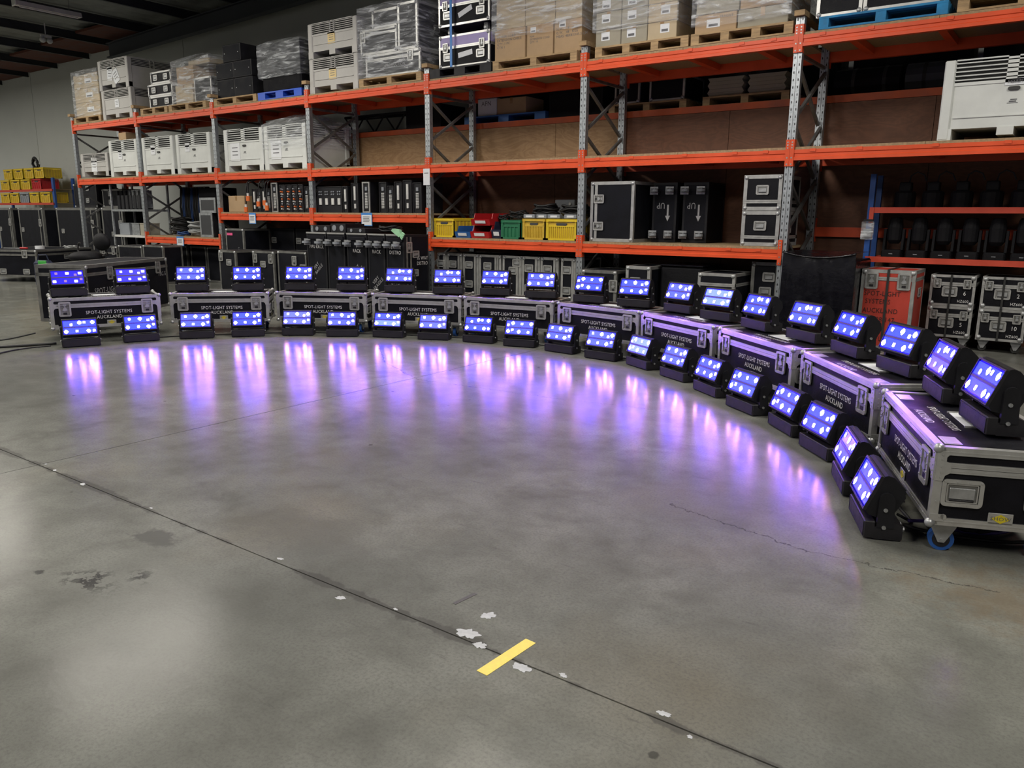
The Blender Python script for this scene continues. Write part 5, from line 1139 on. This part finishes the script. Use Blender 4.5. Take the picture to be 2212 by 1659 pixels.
# ------------------------------------------------------------------ far left
for k, (x0, x1) in enumerate(((-24.6, -23.75), (-23.3, -21.9), (-21.15, -19.10), (-18.90, -17.95))):
    w = x1-x0
    t = fcase('tall black wardrobe road case at far left, %s from the left' % ORD[k], (x0+x1)/2, .40, 0.002, w, .60, 1.50, 0, 'flight_case', 'laminate_dusty', 'aluminium_dull', .06, None, (), ((-.36, .62), (-.36, .14)) if k < 3 else ((.0, .6),), (), (), 'tall road cases at far left')
    obj('seam_trim', G().box(w*.34, w*.34+.05, -.004, .002, .05, 1.45), 'aluminium_dull', t); latch(t, w*.38, 1.12, -.005, 1.2)
t = fcase('black case with white arrow standing on the tall cases by the first post', -19.68, .45, 1.504, 1.10, .5, .56, 0, 'flight_case', 'laminate_dusty', 'black_paint', .05, None, (), ((.1, .3), (.12, .8)), (), (), 'tall road cases at far left')
obj('arrow_mark', G().prism([(-.02, -.2), (.02, -.2), (.02, .05), (.07, .05), (0, .2), (-.07, .05), (-.02, .05)], -.003, 0, 'y'), 'stencil_dim', t, (-.25, 0, .28))
obj('caster', G().cyl((-.60, .1, .46), (-.55, .1, .46), .06, 14), 'rubber', t)
fcase('dark case with two handles resting on the tall case inside the first bay', -18.42, .45, 1.504, .9, .5, .42, 0, 'flight_case', 'laminate_dusty', 'aluminium_dull', .04, None, (), ((-.1, .3), (-.1, .75)), (), (), 'tall road cases at far left')
# crate rack against the wall
t = thing('crate_rack', 'blue post rack with red beam holding yellow crates at far left', 'rack', (-25.9, 1.75, 0))
for x in (-2.4, 1.72):
    for y in (0, .55): obj('upright', G().box(x-.06, x+.06, y, y+.05, 0, 2.36), 'blue_paint', t)
for z in (.95, 1.60, 1.985):
    obj('beam', G().box(-2.34, 1.72, -.03, 0, z, z+.065), 'red_beam', t); obj('shelf_board', G().box(-2.34, 1.72, 0, .6, z+.05, z+.06), 'particle_board', t)
CR = [(x, 1.662, 'plastic_yellow') for x in (-27.4, -26.75)]+[(-26.08, 1.662, 'plastic_grey'), (-25.42, 1.662, 'plastic_yellow'), (-24.72, 1.662, 'plastic_yellow')]+[(x, 2.047, 'plastic_yellow') for x in (-27.3, -26.6, -25.9)]+[(x, 2.36, 'plastic_yellow') for x in (-27.0, -26.3, -25.6, -24.95)]+[(-25.2, 2.047, 'plastic_red')]
names = ['leftmost in the bottom row', 'second in the bottom row', 'lone grey one in the bottom row', 'fourth in the bottom row', 'last in the bottom row', 'first in the middle row', 'second in the middle row', 'third in the middle row', 'first in the top row', 'second in the top row', 'third in the top row', 'last in the top row', 'red one at the end of the middle row']
for k, (x, z, m) in enumerate(CR):
    crate('plastic crate on the far left rack, %s' % names[k], x, 1.765, z, .60, .50, .30, m, 'plastic_yellow_dark' if m == 'plastic_yellow' else m, 'crates on the far left rack', True, 5)
coil('small black cable coil on top of the yellow crates', (-25.7, 1.95, 2.66), .16, 'cable', 4, .02, .06, 'y', 15)
# long cases at left
a = math.radians(120.7)
t = fcase('long stencilled black road case behind the first two lights', -9.96, -3.82, .10, 1.84, .62, .675, a, 'long_road_case', 'laminate_dusty', 'aluminium_dull', .04, .56, ((-.24, .82), (.36, .82)), (), (('SPOT-LIGHT SYSTEMS', -.18, .52, .10, 'stencil_dim', 0), ('AUCKLAND', -.28, .33, .10, 'stencil_dim', 0), ('PBC-5', .42, .68, .08, 'stencil_dim', 0)), (), 'long road trunks')
for x in (-.78, .78):
    for y in (.1, .5): caster(t, x, y, .4, 0.0, True).location.z = -.058
t = fcase('long black road case at the far left edge with tools on its lid', -17.62, -2.22, .10, 1.3, 1.7, .54, math.radians(28), 'long_road_case', 'laminate_dusty', 'aluminium_dull', .04, .44, ((.3, .85),), ((-.1, .2), (.3, .2)), (), ((.5, .7),), 'long road trunks')
for x in (-.5, .5):
    for y in (.12, 1.55): caster(t, x, y, .4, 0.0, True).location.z = -.058
coil('small grey lead coiled on the far left trunk', (-17.1, -1.2, .645), .13, 'cable_grey', 4, .012, .03, 'z', 16)
t = thing('tape_roll', 'roll of white tape lying on the far left trunk', 'tape', (-17.6, -1.6, .642)); obj('tape_roll_body', G().lathe([(.05, 0), (.09, 0), (.09, .06), (.05, .06)], 18), 'paper', t); obj('core', G().cyl((0, 0, .0), (0, 0, .055), .05, 14), 'carton', t)
t = thing('tool', 'red handled tool lying on the far left trunk', 'tool', (-17.95, -1.9, .642), .3); obj('shaft', G().box(-.35, .1, -.015, .015, 0, .02), 'zinc', t); obj('handle', G().cbox(.1, .3, -.02, .02, 0, .035, .008), 'plastic_red', t)
t = thing('tool_bag', 'dark tool bag with bright green tag beside the long trunk', 'bag', (-15.85, -2.32, 0.002), .5)
obj('bag_body', G().cbox(-.16, .16, -.1, .1, 0, .50, .05), 'navy_cloth', t); obj('green_tag', G().cbox(-.02, .15, -.125, -.10, .36, .50, .01), 'green_tag', t); obj('orange_tag', G().cbox(-.10, .0, -.12, -.10, .18, .32, .01), 'connector_orange', t)
obj('paper_tag', G().box(-.02, .05, -.115, -.105, .02, .22), 'paper', t, None, (0, .3, 0)); obj('strap', G().tube([(-.12, 0, .48), (-.08, 0, .60), (.08, 0, .60), (.12, 0, .48)], .012, 6), 'navy_cloth', t)
t = thing('padded_stool', 'black padded stool with small round backrest behind the long trunk', 'stool', (-13.8, -2.5, 0.002), 0)
obj('seat', G().sphere((0, 0, .64), .34, 16, 8, (1, .8, .30)), 'cloth_black', t, smooth=True); obj('backrest', G().sphere((.36, .10, .90), .24, 14, 8, (1, .4, .62)), 'cloth_black', t, smooth=True)
obj('back_stem', G().tube([(.1, .05, .6), (.36, .18, .68), (.36, .15, .88)], .018, 6), 'black_paint', t); obj('column', G().cyl((0, 0, .08), (0, 0, .62), .03, 10), 'black_paint', t); obj('arm_loop', G().tube([(-.30, .05, .64), (-.38, .05, .74), (-.34, .05, .86), (-.28, .05, .87)], .016, 6), 'rubber', t)
for k in range(5): obj('leg', G().cyl((0, 0, .10), (.27*math.cos(k*1.257), .27*math.sin(k*1.257), .03), .018, 8), 'black_paint', t)
# ------------------------------------------------------------------ floor marks, tape and cables
t = tag(obj('tape_strip', G().box(-.021, .021, -.122, .122, 0.0, .0012), 'tape_yellow', None, (-1.330, -7.318, 0.0002), (0, 0, -.06)), 'short strip of yellow tape stuck across the floor joint', 'tape')
def patch(label, x, y, r, seed, mat='paint_white', sx=1.0):
    rnd = random.Random(seed); ph = [rnd.uniform(0, 6) for _ in range(4)]; N = 40
    rad = [1+.20*math.sin(2*a+ph[0])+.14*math.sin(5*a+ph[1])+.10*math.sin(9*a+ph[2])+rnd.uniform(-.10, .10) for a in [2*PI*k/N for k in range(N)]]
    pts = [(sx*r*rad[k]*math.cos(2*PI*k/N), r*rad[k]*math.sin(2*PI*k/N)) for k in range(N)]
    return tag(obj('paint_patch', G().prism(pts, 0, .0012, 'z'), mat, None, (x, y, .0002)), label, 'paint mark', 'white paint marks')
patch('largest ragged white paint patch beside the yellow tape', -1.52, -7.285, .030, 1, sx=1.2)
patch('ragged white paint patch farthest from the floor joint', -1.538, -7.148, .022, 2, sx=1.1)
patch('small white paint patch between the largest one and the tape', -1.44, -7.318, .019, 3)
patch('white paint patch on the near side of the yellow tape', -1.256, -7.342, .021, 4, sx=1.3)
for k, (x, y) in enumerate(((-4.55, -7.29), (-4.40, -7.31), (-4.05, -7.33), (-3.45, -7.30), (-2.50, -7.29), (-2.05, -7.37), (-1.83, -7.31), (-1.13, -7.30), (-.80, -7.29), (-.70, -7.34))):
    patch('tiny pale chip along the long floor joint, %s from the left' % ORD[k], x, y, .006+.003*(k % 3), 10+k, sx=1.5)
t = tag(obj('tape_strip', G().box(-.008, .008, -.055, .055, 0, .001), 'tape_dark', None, (-1.683, -7.10, .0002), (0, 0, -.12)), 'short dark strip of old tape beyond the white patches', 'tape')
cable('thick black cable running off the left edge of the floor', [(-8.72, -5.35, .02), (-8.95, -5.75, .012), (-9.1, -6.2, .012), (-8.6, -6.7, .012)], .014)
cable('thin black cable looping left of the first floor light', [(-8.60, -5.46, .02), (-8.70, -5.70, .01), (-8.55, -6.0, .01), (-8.35, -6.2, .01), (-8.25, -6.6, .01)], .008)
cable('black cable rising in an arch left of the first road case', [(-8.95, -5.45, .12), (-9.2, -5.65, .05), (-9.5, -5.9, .01), (-9.3, -6.4, .01), (-9.0, -6.9, .01)], .009)
cable('purple ended data cable behind the nearest floor light', [(-.50, -5.40, .045), (-.40, -5.36, .05), (-.30, -5.30, .012), (-.16, -5.22, .012), (-.05, -5.0, .012)], .008, 'connector_purple')
cable('black power cable behind the nearest floor light', [(-.51, -5.44, .035), (-.42, -5.44, .03), (-.30, -5.38, .012), (-.10, -5.30, .012), (.1, -5.1, .012)], .008)
coil('black cable coiled on the floor under the nearest case', (-.28, -5.18, .004), .13, 'cable', 5, .008, .03, 'z', 22)
# short link cables between the floor lights
for k in range(1, 19):
    x0, y0, x1, y1 = FRONT[k]; x2, y2, x3, y3 = FRONT[k+1]; an = math.radians(FANG[k//2]); bk = Vector((-math.sin(an), math.cos(an), 0))
    p = Vector((x0*.25+x1*.75, y0*.25+y1*.75, .035))+bk*.19; an2 = math.radians(FANG[(k+1)//2]); bk2 = Vector((-math.sin(an2), math.cos(an2), 0)); q = Vector((x2*.75+x3*.25, y2*.75+y3*.25, .035))+bk2*.19
    m = (p+q)/2+bk*.05; m.z = .009
    cable('black link cable on the floor between the %s and %s floor lights' % (ORD[k], ORD[k+1]), [p, p+bk*.06-Vector((0, 0, .026)), m, q+bk2*.06-Vector((0, 0, .026)), q], .007, 'cable', 'link cables', 'link_cable', 4)
